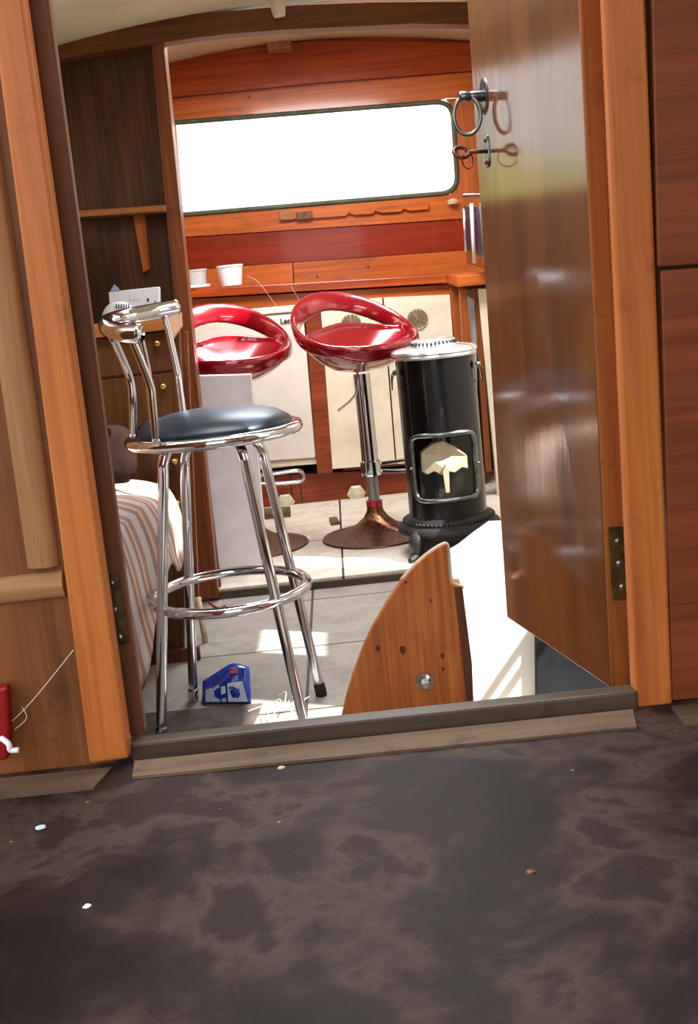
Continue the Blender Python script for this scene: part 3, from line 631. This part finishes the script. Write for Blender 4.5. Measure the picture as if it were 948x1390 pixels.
# ------------------------------------------------------------------ red gas-lift stools
def red_stool(label):
    t = thing('swivel_stool', label, 'bar stool', (0, 0, 0), 'cherry red swivel stools in the galley')
    # shell in the stool's own frame: back at +Y, floor at z 0
    bm = bmesh.new(); R = .212; RY = .196; n = 72; seg = 14
    def ringz(a):
        q = (1 + math.sin(a)) / 2; return .682 + .172 * q ** 1.9
    def ringp(a): 
        q = (1 + math.sin(a)) / 2
        return Vector((R * math.cos(a), RY * math.sin(a) + .02 * q, ringz(a)))
    rings = []
    for k in range(n):
        a = 2 * PI * k / n; p_ = ringp(a); q = (1 + math.sin(a)) / 2
        d = (ringp(a + .01) - ringp(a - .01)).normalized(); outw = Vector((math.cos(a), math.sin(a), 0)); outw = (outw - d * outw.dot(d)).normalized(); up = d.cross(outw); up = up if up.z > 0 else -up
        up = (up + outw * .35 * q).normalized(); outw = up.cross(d) if up.cross(d).dot(outw) > 0 else d.cross(up)
        hh = .017 + .024 * q ** .8; ww = .010 + .003 * math.sin(q * PI)
        rings.append([bm.verts.new(p_ + outw * ww * math.cos(2 * PI * s / seg) + up * hh * math.sin(2 * PI * s / seg)) for s in range(seg)])
    for k in range(n):
        A, B = rings[k], rings[(k + 1) % n]
        for s in range(seg): bm.faces.new((A[s], A[(s + 1) % seg], B[(s + 1) % seg], B[s]))
    # seat pan: dished upper face, deep rounded underside, curled back lip
    def pan_r(a):
        x, y = math.cos(a), math.sin(a)
        rf = 1 / math.sqrt((x / R) ** 2 + (y / (RY if y <= 0 else .105)) ** 2)
        return rf
    nr = 10; Tp = []; Bt = []
    for i in range(nr + 1):
        f = i / nr; rowt = []; rowb = []
        for k in range(n):
            a = 2 * PI * k / n; rr = pan_r(a) * f; x, y = rr * math.cos(a), rr * math.sin(a)
            full = 1 / math.sqrt((math.cos(a) / R) ** 2 + (math.sin(a) / RY) ** 2)
            clipped = pan_r(a) < full - 1e-4
            edge = (ringz(a) if not clipped else None)
            side = abs(x) / R
            zb = .650 + .010 * f * f + max(0, y) * .20 + .03 * side ** 2
            ez = ringz(a) if y <= 0 else ringz(0) + .040 * math.sin(a)
            zt = zb + (ez + .004 - zb) * f ** (3.6 if y <= 0 else 3.6 - 1.4 * math.sin(a) ** .5)
            zu = .598 + .055 * (rr / R) ** 2.2 + max(0, y) * .45 + .05 * side ** 3
            zu = min(zu, zt - .013 - .026 * f ** 3 * max(0, math.sin(a)) ** .5)
            rowt.append(bm.verts.new((x, y, zt))); rowb.append(bm.verts.new((x, y, zu)))
            if i == 0: break
        Tp.append(rowt); Bt.append(rowb)
    for rows in (Tp, Bt):
        for k in range(n):
            bm.faces.new((rows[0][0], rows[1][k], rows[1][(k + 1) % n]))
        for i in range(1, nr):
            for k in range(n): bm.faces.new((rows[i][k], rows[i + 1][k], rows[i + 1][(k + 1) % n], rows[i][(k + 1) % n]))
    for k in range(n): bm.faces.new((Tp[nr][k], Bt[nr][k], Bt[nr][(k + 1) % n], Tp[nr][(k + 1) % n]))
    lipc = []
    for k in range(33):
        a = PI * k / 32; rr = pan_r(a) - .003; lipc.append((rr * math.cos(a), rr * math.sin(a), ringz(0) + .040 * math.sin(a)))
    tube(bm, lipc, .0085, 10)
    s = part('seat_shell', bm, M['red'], t, smooth=True)
    md = s.modifiers.new('fuse', 'REMESH'); md.mode = 'VOXEL'; md.voxel_size = .0045; md.use_smooth_shade = True
    md = s.modifiers.new('soft', 'SMOOTH'); md.iterations = 14; md.factor = .6
    part('column', tube(bmesh.new(), [(0, 0, .592), (0, 0, .24)], .030, 28), M['chrome'], t, ang=40)
    part('collar', lathe(bmesh.new(), [(.03, .0), (.036, .0), (.038, .01), (.036, .05), (.031, .055), (.03, .055)], (0, 0, .225), 32), M['chrome'], t, ang=40)
    part('lower_tube', tube(bmesh.new(), [(0, 0, .24), (0, 0, .12)], .021, 24), plain('dull_grey_tube', (150, 146, 140), .4, metal=.5, mottle=.2), t, ang=40)
    part('base', lathe(bmesh.new(), [(0, 0), (.195, 0), (.202, .003), (.200, .007), (.17, .012), (.12, .024), (.075, .045), (.045, .070), (.030, .095), (.028, .115), (0, .115)], (0, 0, 0), 56), M['rustbase'], t, ang=50, label='rust-freckled flared disc base')
    part('collar', lathe(bmesh.new(), [(.022, 0), (.030, 0), (.030, .018), (.022, .018)], (0, 0, .113), 28), M['redcollar'], t, ang=40, label='red plastic collar')
    fr_ = [(.03, -.01, .262), (.10, -.03, .262), (.185, -.05, .262), (.20, -.055, .24), (.185, -.05, .222), (.10, -.03, .225), (.03, -.01, .235)]
    part('footrest', tube(bmesh.new(), fr_, .0075, 10, smooth=5), M['chrome'], t, smooth=True)
    part('lever', tube(bmesh.new(), [(-.02, -.01, .60), (-.04, -.03, .56), (-.058, -.05, .53), (-.10, -.07, .505), (-.155, -.09, .485)], .0042, 8, smooth=5), M['chrome'], t, smooth=True)
    return t
rs = red_stool('cherry red moulded swivel stool beside the black stove, on a rusty disc base')
rs.location = PZ(513, 727, .03); rs.rotation_euler.z = math.radians(28)
r2 = copy_tree(rs); r2.location = PZ(345, 743, .03); r2.rotation_euler.z = math.radians(20)
r2['label'] = 'cherry red moulded swivel stool behind the pale upright panel, in front of the fridge'

# ------------------------------------------------------------------ stove
SX, SY = .318, 3.61
stv = thing('portable_stove', 'black cylindrical stove with silver lid and glass door on curved feet', 'stove', (SX, SY, .03))
o3 = Vector((SX, SY, 0))
def stv_part(n, bm, mt_, **k): return part(n, bm, mt_, stv, **k)
RB = .129
# barrel with a front opening for the door
bm = bmesh.new(); seg = 96; zs = [.148, .205, .235, .415, .44, .675]
A0, A1 = -PI / 2 - 1.0, -PI / 2 + .88          # door span, turned slightly left of the axis
zw0, zw1 = .213, .443
cols = []
for k in range(seg):
    a = 2 * PI * k / seg - PI; cols.append(a)
zz = [.150, zw0 + .012, zw1 - .012, .678]
V = [[bm.verts.new(o3 + Vector((RB * math.cos(a), RB * math.sin(a), z))) for z in zz] for a in cols]
for k in range(seg):
    a = cols[k] + PI / seg
    for j in range(3):
        if j == 1 and A0 + .06 < a < A1 - .06: continue
        bm.faces.new((V[k][j], V[(k + 1) % seg][j], V[(k + 1) % seg][j + 1], V[k][j + 1]))
brl = stv_part('barrel', bm, M['blackenamel'], smooth=True)
# curved door frame: a rounded rectangle wrapped on the barrel
am, ah = (A0 + A1) / 2, (A1 - A0) / 2; zm, zh = (zw0 + zw1) / 2, (zw1 - zw0) / 2
loop = []
for k in range(64):
    th = 2 * PI * k / 64; c, s = math.cos(th), math.sin(th)
    u = math.copysign(abs(c) ** .28, c); v = math.copysign(abs(s) ** .28, s)
    loop.append((am + ah * .94 * u, zm + zh * .93 * v))
dframe = stv_part('door_frame', tube(bmesh.new(), [o3 + Vector(((RB + .003) * math.cos(a), (RB + .003) * math.sin(a), z)) for a, z in loop], .0085, 10, closed=True), M['iron'], smooth=True, label='silver door frame')
bm = bmesh.new(); g = [[bm.verts.new(o3 + Vector(((RB) * math.cos(a), (RB) * math.sin(a), z))) for z in (zw0 + .01, zw1 - .01)] for a in [A0 + .08 + (A1 - A0 - .16) * i / 16 for i in range(17)]]
for i in range(16): bm.faces.new((g[i][0], g[i + 1][0], g[i + 1][1], g[i][1]))
part('door_glass', bm, M['stoveglass'], dframe, smooth=True)
for sgn in (-1, 1):
    a = am + sgn * ah * .94; part('catch', lathe(bmesh.new(), [(0, .008), (.004, .007), (.005, 0)], o3 + Vector(((RB + .008) * math.cos(a), (RB + .008) * math.sin(a), zm)), 10, (math.cos(a), math.sin(a), 0)), M['iron'], dframe, smooth=True)
# fire: clay block behind the glass, dark jagged coals below
bm = bmesh.new(); xx = .075
pts = [(-xx, .315), (-.058, .304), (-.035, .314), (-.012, .300), (.006, .312), (.03, .303), (.055, .317), (xx, .31), (xx + .002, .352), (.04, .385), (.0, .412), (-.035, .405), (-.072, .375)]
cx, cy = SX - .006, SY - .108
prism(bm, [Vector((cx + x, cy + .3 * abs(x), z)) for x, z in pts], (0, .05, 0)); stv_part('clay_block', bm, M['ceramic'], bev=.003, label='pale fire clay block')
bm = bmesh.new(); box(bm, (cx - .085, cy + .03, .19), (cx + .085, cy + .08, .32)); stv_part('burner_box', bm, M['castiron'], bev=.004)
bm = bmesh.new(); prism(bm, [Vector((cx - .006, cy - .012, .245)), Vector((cx + .006, cy - .012, .245)), Vector((cx + .010, cy - .012, .315)), Vector((cx + .001, cy - .012, .335)), Vector((cx - .010, cy - .012, .315))], (0, .02, 0)); stv_part('ceramic_strip', bm, M['ceramic'])
# lid
lid = stv_part('lid', lathe(bmesh.new(), [(0, .735), (.062, .735), (.070, .731), (.084, .714), (.108, .710), (.128, .706), (.139, .699), (.141, .692), (.134, .688), (.136, .682), (.134, .676), (.120, .674), (0, .674)], o3, 72), M['steel'], label='perforated silver lid'); smooth_angle(lid, 30)
for k in range(36):
    a = 2 * PI * k / 36; c = o3 + Vector((+.0768 * math.cos(a), .0768 * math.sin(a), .7225))
    bm = bmesh.new(); nn = Vector((math.cos(a) * .55, math.sin(a) * .55, .8)).normalized(); e1 = Vector((-math.sin(a), math.cos(a), 0)); e2 = nn.cross(e1)
    prism(bm, [c + e1 * .0042 * math.cos(q) + e2 * .0078 * math.sin(q) for q in [2 * PI * i / 10 for i in range(10)]], nn * .0022); part('vent_hole', bm, M['slot'], lid)
# wire carrying handles
for sgn in (-1, 1):
    b0 = o3 + Vector((sgn * (RB + .002), -.02, .640))
    hl = stv_part('handle', tube(bmesh.new(), [b0 + Vector((0, -.03, 0)), b0 + Vector((sgn * .013, -.03, -.015)), b0 + Vector((sgn * .017, -.015, -.05)), b0 + Vector((sgn * .015, .02, -.055)), b0 + Vector((sgn * .013, .04, -.015)), b0 + Vector((0, .04, 0))], .0022, 8, smooth=6), M['castiron'], smooth=True)
    part('lug', lathe(bmesh.new(), [(0, .014), (.008, .013), (.009, .004), (.012, 0)], b0 + Vector((-sgn * .002, -.03, 0)), 14, (sgn, 0, 0)), M['iron'], hl, smooth=True)
# base ring with beading
bs = stv_part('base_ring', lathe(bmesh.new(), [(.120, .160), (.134, .158), (.148, .146), (.150, .138), (.158, .132), (.170, .122), (.172, .110), (.160, .100), (.150, .092), (.120, .090), (0, .090)], o3, 72), M['castiron']); smooth_angle(bs, 50)
bm = bmesh.new()
for k in range(64):
    a = 2 * PI * k / 64; m4 = Matrix.Translation(o3 + Vector((.149 * math.cos(a), .149 * math.sin(a), .143))); bmesh.ops.create_icosphere(bm, subdivisions=1, radius=.0062, matrix=m4)
part('beading', bm, M['castiron'], bs, smooth=True)
stv_part('plinth_box', bx((SX - .105, SY - .105, .050), (SX + .105, SY + .105, .095)), M['castiron'], bev=.004)
for k, a in enumerate((-PI * .76, -PI * .24, PI * .30)):
    d = Vector((math.cos(a), math.sin(a), 0))
    pts = [o3 + d * .135 + Vector((0, 0, .112)), o3 + d * .168 + Vector((0, 0, .095)), o3 + d * .170 + Vector((0, 0, .070)), o3 + d * .172 + Vector((0, 0, .050)), o3 + d * .192 + Vector((0, 0, .040)), o3 + d * .205 + Vector((0, 0, .038))]
    stv_part('foot', tube(bmesh.new(), pts, lambda t: .019 * (1 - t) + .0095, 12, smooth=5), M['castiron'], smooth=True)

# ------------------------------------------------------------------ chrome bar stool with backrest
cs = thing('bar_stool', 'chrome four-legged bar stool with round blue-black seat and low curved backrest', 'bar stool', (-.275, 2.33, 0))
SC = Vector((-.275, 2.34, .655)); SR = .178
tl = Vector((.02, 0, 1)).normalized()
def cst(n, bm, mt_, **k): return part(n, bm, mt_, cs, **k)
seatp = [(0, .048), (.05, .047), (.10, .041), (.14, .030), (.163, .016), (.170, .004), (.165, -.004), (0, -.004)]
s_ = cst('seat', lathe(bmesh.new(), seatp, SC, 64), M['vinyl'], smooth=True, label='domed blue-black vinyl seat pad')
cst('seat_ring', tube(bmesh.new(), [SC + Vector((SR * math.cos(a), SR * math.sin(a), -.006)) for a in [2 * PI * k / 72 for k in range(72)]], .0125, 12, closed=True), M['chrome'], smooth=True)
feet = {'nl': PZ(219, 1004, .011), 'nr': PZ(417, 1000, 0), 'fl': PZ(263, 951, 0), 'fr': PZ(437, 944, 0)}
tops = {'nl': P(222, 606, 2.20), 'fl': P(250, 604, 2.46), 'nr': P(326, 598, 2.22), 'fr': P(352, 594, 2.46)}
for k in ('nl', 'nr', 'fl', 'fr'):
    f_, t_ = Vector(feet[k]), Vector(tops[k]); d = (f_ - t_)
    inn = (Vector((SC.x, SC.y, t_.z + .008)) - t_) * .45
    knee = t_ + d * .05
    foot_c = f_ + Vector((0, 0, .002))
    lg = cst('leg', tube(bmesh.new(), [t_ + inn, t_ + inn * .35, knee, t_ + d * .12, t_ + d * .5, f_ - d * .02], .0112, 14, smooth=6), M['chrome'], smooth=True)
    part('rubber_foot', tube(bmesh.new(), [f_ - d * .045, f_], .0135, 14), M['rubber'] if k == 'fr' else M['chrome'], lg, ang=40)
fz = .30
pts4 = {k: Vector(feet[k]) + (Vector(tops[k]) - Vector(feet[k])) * (fz / tops[k].z) for k in feet}
fcx = sum(p_.x for p_ in pts4.values()) / 4; fcy = sum(p_.y for p_ in pts4.values()) / 4
fr_r = sum(math.hypot(p_.x - fcx, p_.y - fcy) for p_ in pts4.values()) / 4 - .003
cst('foot_ring', tube(bmesh.new(), [Vector((fcx + fr_r * math.cos(a), fcy + fr_r * math.sin(a), fz)) for a in [2 * PI * k / 72 for k in range(72)]], .0115, 12, closed=True), M['chrome'], smooth=True)
print('POS', rs.location, r2.location); print('footring', fcx, fcy, fr_r)
rail = [P(190, 454, 2.14), P(166, 452, 2.16), P(148, 446, 2.22), P(147, 438, 2.33), P(168, 431, 2.43), P(203, 424, 2.50), P(240, 417, 2.54)]
cst('back_rail', tube(bmesh.new(), rail, .0182, 18, smooth=8), M['chrome'], smooth=True)
ups = [((152, 456, 2.18), (175, 510, 2.22), (180, 545, 2.22), (181, 592, 2.24)), ((178, 458, 2.16), (203, 520, 2.17), (207, 545, 2.17), (212, 600, 2.17)),
       ((186, 440, 2.44), (200, 500, 2.46), (203, 530, 2.46), (208, 572, 2.46)), ((223, 425, 2.52), (240, 500, 2.51), (243, 520, 2.50), (249, 566, 2.47))]
for u_ in ups: cst('upright', tube(bmesh.new(), [P(*q) for q in u_], .0082, 12, smooth=6), M['chrome'], smooth=True)

# ------------------------------------------------------------------ curved cheek board, white locker side, dark panel
ck = thing('step_cheek', 'curved honey-brown knotted board with an oval glass knob behind the threshold', 'curved board', tuple(P(560, 1010, 2.0)))
curve = [(608, 738), (601, 740), (585, 750), (565, 767), (545, 790), (525, 820), (507, 850), (493, 880), (480, 915), (470, 948), (464, 975), (455, 1030), (452, 1070)]
outline = curve + [(652, 1060), (644, 985), (631, 855), (626, 797), (611, 792), (608, 765)]
part('board', slab(outline, 2.0, .022), M['cheek'], ck, bev=.002)
part('back_edge', slab([(617, 797), (628, 797), (641, 900), (647, 1050), (641, 1050), (633, 940)], 1.996, .06), M['endgrain'], ck, label='dark end grain edge')
mo = [P(x, y, 2.010) for x, y in [(545, 788), (565, 766), (585, 749), (600, 740), (606, 739), (608, 746), (610, 770), (612, 790), (620, 795), (630, 796)]]
part('moulding', tube(bmesh.new(), mo, .0045, 8, smooth=4), plain('pale_edge_strip', (196, 178, 164), .4, mottle=.2), ck, smooth=True, label='pale edging strip')
for (x, y, r_) in ((513, 880, .0055), (547, 882, .0075), (601, 890, .005), (602, 908, .0035), (585, 815, .003), (551, 790, .003)):
    c = P(x, y, 2.0); bm = bmesh.new(); prism(bm, [c + Vector((r_ * math.cos(q) * .8, -.0006, r_ * (1.1 + .25 * math.sin(3 * q)) * math.sin(q))) for q in [2 * PI * i / 16 for i in range(16)]], (0, .002, 0)); part('knot', bm, M['endgrain'], ck)
kc = P(577, 925, 1.999); bm = lathe(bmesh.new(), [(0, .012), (.008, .011), (.0125, .006), (.013, 0)], kc, 10, (0, -1, 0))
for v in bm.verts: v.co.z = kc.z + (v.co.z - kc.z) * 1.35
part('knob', bm, M['crystal'], ck)
part('knob_backplate', lathe(bmesh.new(), [(0, .002), (.017, .002), (.017, 0)], kc, 24, (0, -1, 0)), M['iron'], ck)
lk = new_obj('white_locker', slab([(621, 797), (645, 783), (668, 765), (692, 748), (800, 744), (800, 1080), (645, 1080)], 2.15, .30), M['white']); bevel(lk, .006)
tag(lk, 'white painted locker side blazing in sunlight behind the curved board', 'locker')
o = new_obj('dark_panel', slab([(727, 850), (880, 850), (880, 1080), (729, 1080)], 2.134, .013), M['darkpanel']); bevel(o, .003)  # thin blue-black sheet covering the dark area below the door
tag(o, 'thin blue-black panel under the lower edge of the open door', 'box')

# ------------------------------------------------------------------ open door
dr_ = thing('cabin_door', 'open glossy brown wooden door leaf with ring handle and key, right of the doorway', 'door', tuple(P(828, 934, 1.585)))
Hb, Ht, Fb, Ft = P(828, 934, 1.585), P(777, -290, 1.585), P(688, 838, 1.95), P(615, -290, 1.95)
bm = bmesh.new(); dn = ((Fb - Hb).cross(Ht - Hb)).normalized()
if dn.x > 0: dn = -dn
prism(bm, [Hb, Fb, Ft, Ht], -dn * .026); leaf = part('leaf', bm, M['door'], dr_, bev=.003)
def on_door(x, y):                                  # where the sight line of a pixel meets the door face
    d = _f + _r * ((x - PX) / F) - _u * ((y - PY) / F); return EYE + d * ((Hb - EYE).dot(dn) / d.dot(dn))
up = (Ht - Hb).normalized(); al_ = (Fb - Hb).normalized()
hp = on_door(662, 130) + dn * .004
hd = part('ring_handle', tube(bmesh.new(), [hp, hp + dn * .022, hp + dn * .034], lambda t: .010 - .003 * t, 14), M['iron'], dr_, smooth=True, label='tarnished silver ring handle')
bm = lathe(bmesh.new(), [(0, .006), (.014, .005), (.021, .002), (.022, 0)], hp, 24, dn)
for v in bm.verts:
    k = (v.co - hp).dot(up); v.co += up * k * .45
part('backplate', bm, M['iron'], hd, smooth=True)
rc_ = hp + dn * .034 - up * .030
part('ring', tube(bmesh.new(), [rc_ + (al_ * .45 + dn * .9).normalized() * .022 * math.cos(a) + up * .031 * math.sin(a) for a in [2 * PI * k / 40 for k in range(40)]], .0034, 10, closed=True), M['iron'], hd, smooth=True)
part('knuckle', tube(bmesh.new(), [hp + dn * .028 - al_ * .0, hp + dn * .046], .0085, 12), M['iron'], hd, smooth=True)
lp = on_door(666, 205) + dn * .004
bm = bmesh.new(); prism(bm, [lp + al_ * .0095 * math.copysign(abs(math.cos(a)) ** .6, math.cos(a)) + up * .026 * math.copysign(abs(math.sin(a)) ** .8, math.sin(a)) for a in [2 * PI * k / 28 for k in range(28)]], dn * .004)
lkp = part('lock_plate', bm, M['iron'], dr_, bev=.001)
for s in (-1, 1): part('screw', lathe(bmesh.new(), [(0, .003), (.0035, .002), (.004, 0)], lp + dn * .004 + up * .018 * s, 10, dn), M['oldbrass'], lkp, smooth=True)
key = thing('key', 'rusty key in the door lock with a thin wire ring', 'key', tuple(lp + dn * .01))
part('shank', tube(bmesh.new(), [lp - dn * .002, lp + dn * .036], .0034, 10), M['rust'], key, smooth=True)
kb = lp + dn * .048
part('bow', tube(bmesh.new(), [kb + dn * .013 * math.cos(a) + (up * .8 + al_ * .6) * .011 * math.sin(a) for a in [2 * PI * k / 28 for k in range(28)]], .0036, 8, closed=True), M['rust'], key, smooth=True)
part('wire_ring', tube(bmesh.new(), [kb - up * .012 - dn * .010 + (dn * .8 - al_ * .6) * .017 * math.cos(a) + up * .015 * math.sin(a) for a in [2 * PI * k / 32 for k in range(32)]], .0012, 6, closed=True), M['rust'], key, smooth=True)
# hinges
def hinge(poly, Y, label_, parent=None, nm='hinge', screws=()):
    if parent is None:
        t_ = thing(nm, label_, 'hinge', tuple(P(*poly[0], Y)))
    else: t_ = parent
    hm = part('hinge_plate', slab(poly, Y, .004), M['oldbrass'], t_, bev=.001)
    for (x, y) in screws: part('screw', lathe(bmesh.new(), [(0, .0022), (.004, .0016), (.0055, 0)], P(x, y, Y), 14, (0, -1, 0)), M['iron'], hm, smooth=True)
hinge([(142, 783), (161, 780), (176, 872), (157, 877)], 1.501, 'old brass hinge plate with three screws on the left jamb', screws=((152, 793), (156, 829), (163, 866)))
hinge([(826, 716), (851, 715), (857, 812), (832, 815)], 1.581, None, parent=dr_, screws=((840, 735), (842, 765), (846, 797)))

# ------------------------------------------------------------------ things on the lower floor
bm = bmesh.new(); prism(bm, [PZ(150, 975, .0), PZ(357, 957, .0), PZ(345, 985, .0), PZ(345, 1010, .0), PZ(150, 1035, .0)], (0, 0, .006))
o = new_obj('loose_board', bm, plain('dirty_dark_board', (84, 74, 70), .75, mottle=.35, mscale=18, bump=.2)); bevel(o, .002); tag(o, 'loose dirty dark grey board on the floor just inside the threshold', 'board')
bg_ = thing('snack_packet', 'crumpled blue plastic food packet lying on the floor by the stool leg', 'packet', tuple(PZ(307, 956, 0)))
def packet():
    bm = bmesh.new(); n = 12; F_ = []; B_ = []
    for i in range(n + 1):
        u = i / n; base = PZ(274 + 67 * u, 955 + 1 * u, .004); hh = .035 + .045 * min(1, u * 1.6) - .012 * max(0, u - .8) * 4
        rf, rb = [], []
        for j in range(9):
            v = j / 8; bulge = math.sin(v * PI) * .020 * math.sin(u * PI) ** .5 if 0 < u < 1 else 0
            cr = .004 * math.sin(u * 21 + v * 9) * math.sin(u * PI) * math.sin(v * PI)
            z = hh * v; y = .055 * v
            rf.append(bm.verts.new(base + Vector((0, y - bulge + cr, z)))); rb.append(bm.verts.new(base + Vector((0, y + .008 + bulge + cr, z * .9))))
        F_.append(rf); B_.append(rb)
    for G in (F_, B_):
        for i in range(n):
            for j in range(8): bm.faces.new((G[i][j], G[i + 1][j], G[i + 1][j + 1], G[i][j + 1]))
    for i in range(n):
        bm.faces.new((F_[i][8], F_[i + 1][8], B_[i + 1][8], B_[i][8])); bm.faces.new((F_[i][0], F_[i + 1][0], B_[i + 1][0], B_[i][0]))
    for i in (0, n):
        for j in range(8): bm.faces.new((F_[i][j], F_[i][j + 1], B_[i][j + 1], B_[i][j]))
    return bm
pk = part('wrapper', packet(), M['bluebag'], bg_, smooth=True)
def patch_on(poly, mt_, nm):
    bm = bmesh.new(); pts = []
    for (u, v) in poly:
        base = PZ(274 + 67 * u, 955 + u, .004); hh = .035 + .045 * min(1, u * 1.6) - .012 * max(0, u - .8) * 4
        bulge = math.sin(v * PI) * .020 * math.sin(u * PI) ** .5
        cr = .004 * math.sin(u * 21 + v * 9) * math.sin(u * PI) * math.sin(v * PI)
        pts.append(base + Vector((0, .055 * v - bulge + cr - .004, hh * v + .001)))
    prism(bm, pts, (0, .003, 0)); part(nm, bm, mt_, bg_)
patch_on([(.08, .10), (.38, .08), (.38, .62), (.09, .58)], M['weblabel'], 'printed_panel')
patch_on([(.55, .08), (.93, .08), (.86, .62), (.56, .60)], M['weblabel'], 'printed_panel')
patch_on([(.42, .35), (.51, .35), (.51, .55), (.42, .55)], M['weblabel'], 'printed_panel')
patch_on([(.42, .08), (.51, .08), (.51, .20), (.42, .20)], M['weblabel'], 'printed_panel')
patch_on([(.2, .74), (.9, .74), (.9, .93), (.3, .93)], M['navy'], 'printed_band')
patch_on([(.60, .80), (.78, .80), (.76, .90), (.63, .90)], M['pinkred'], 'printed_badge')
# scrap of wood on the galley floor, debris
bm = bmesh.new(); prism(bm, [PZ(316, 710, .03), PZ(395, 702, .03), PZ(395, 694, .03), PZ(320, 700, .03)], (0, 0, .022)); o = new_obj('wood_scrap', bm, M['tan']); bevel(o, .002)
tag(o, 'rough grey-brown stick lying on the galley floor against the plinth', 'wood scrap')
bm = bmesh.new(); prism(bm, [PZ(447, 706, .03), PZ(458, 705, .03), PZ(462, 712, .03), PZ(450, 714, .03)], (0, 0, .012)); o = new_obj('wood_scrap', bm, M['tan']); bevel(o, .002)
tag(o, 'tiny brown chip on the galley floor just left of the rusty stool base', 'wood scrap')
# rubbish at the foot of the partition
rb_ = thing('pipe_stub', 'thin pale pipe standing at the foot of the partition post behind the stool', 'pipe', tuple(PZ(278, 880, 0)))
part('pipe', tube(bmesh.new(), [PZ(279, 872, 0), PZ(279, 872, 0) + Vector((-.004, 0, .13))], .008, 10), M['stone'], rb_, smooth=True)
part('cable', tube(bmesh.new(), [P(284, 818, 3.0), P(292, 824, 2.98), P(299, 826, 2.97), P(306, 822, 2.98)], .004, 6, smooth=5), M['redplastic'], rb_, smooth=True, label='short red cable')
# cobwebs
def web(name, pts_list, label, r=.0007):
    bm = bmesh.new()
    for pts in pts_list: tube(bm, pts, r, 5, smooth=4)
    o = new_obj(name, bm, M['web']); tag(o, label, 'cobweb'); return o
web('cobweb', [[P(335, 375, 4.62), P(352, 384, 4.6), P(382, 425, 4.6)], [P(395, 388, 4.6), P(402, 400, 4.6), P(412, 416, 4.62)]], 'thin cobweb threads hanging off the worktop edge above the fridge', .0006)
fc = PZ(385, 962, 0.014)
L_ = []
for i in range(12):
    a = random.uniform(0, 2 * PI); l = random.uniform(.03, .09)
    L_.append([fc, fc + Vector((math.cos(a) * l * .5, math.sin(a) * l * .8, random.uniform(0, .02))), fc + Vector((math.cos(a + .4) * l, math.sin(a + .4) * l * 1.3, 0))])
web('cobweb', L_, 'ball of dusty cobweb on the floor right of the blue packet', .0009)
web('cobweb', [[P(10, 985, 1.46), P(45, 950, 1.46), P(100, 882, 1.455)], [P(30, 960, 1.46), P(36, 975, 1.46), P(20, 990, 1.46)]], 'dusty web strand across the brown panel at lower left', .0006)
# red bottle cap thing at the lower left
rd = thing('red_strap', 'red plastic strap with a white toggle hanging at the far left edge by the deck', 'strap', tuple(P(5, 1040, 1.43)))
part('strap', slab([(-12, 936), (10, 931), (13, 1000), (10, 1033), (-10, 1035)], 1.445, .02), M['redplastic'], rd, bev=.005)
part('toggle', tube(bmesh.new(), [P(2, 1002, 1.42), P(12, 1010, 1.41), P(14, 1018, 1.41), P(26, 1018, 1.41)], .004, 8, smooth=4), M['plastic'], rd, smooth=True)
# specks on the deck
for (x, y, r_, mt_, lb) in ((55, 1123, .0065, M['weblabel'], 'larger white paint blob on the deck at lower left'), (118, 1230, .0045, M['cup'], 'small white paint blob on the deck near the bottom left'), (721, 1184, .006, M['rust'], 'small brown leaf fragment on the deck at right'), (382, 1042, .005, M['stone'], 'pale crumb on the deck in front of the tan strip')):
    bm = lathe(bmesh.new(), [(0, .0016), (r_ * .7, .0012), (r_, 0), (0, 0)], PZ(x, y, .30), 14)
    for v in bm.verts: v.co.x += .15 * r_ * math.sin(v.co.y * 900)
    o = new_obj('leaf_fragment' if mt_ is M['rust'] else ('crumb' if mt_ is M['stone'] else 'paint_blob'), bm, mt_); tag(o, lb, 'debris' if mt_ in (M['rust'], M['stone']) else 'paint blob')
for o in bpy.data.objects:
    if '_o' in o.keys(): del o['_o']
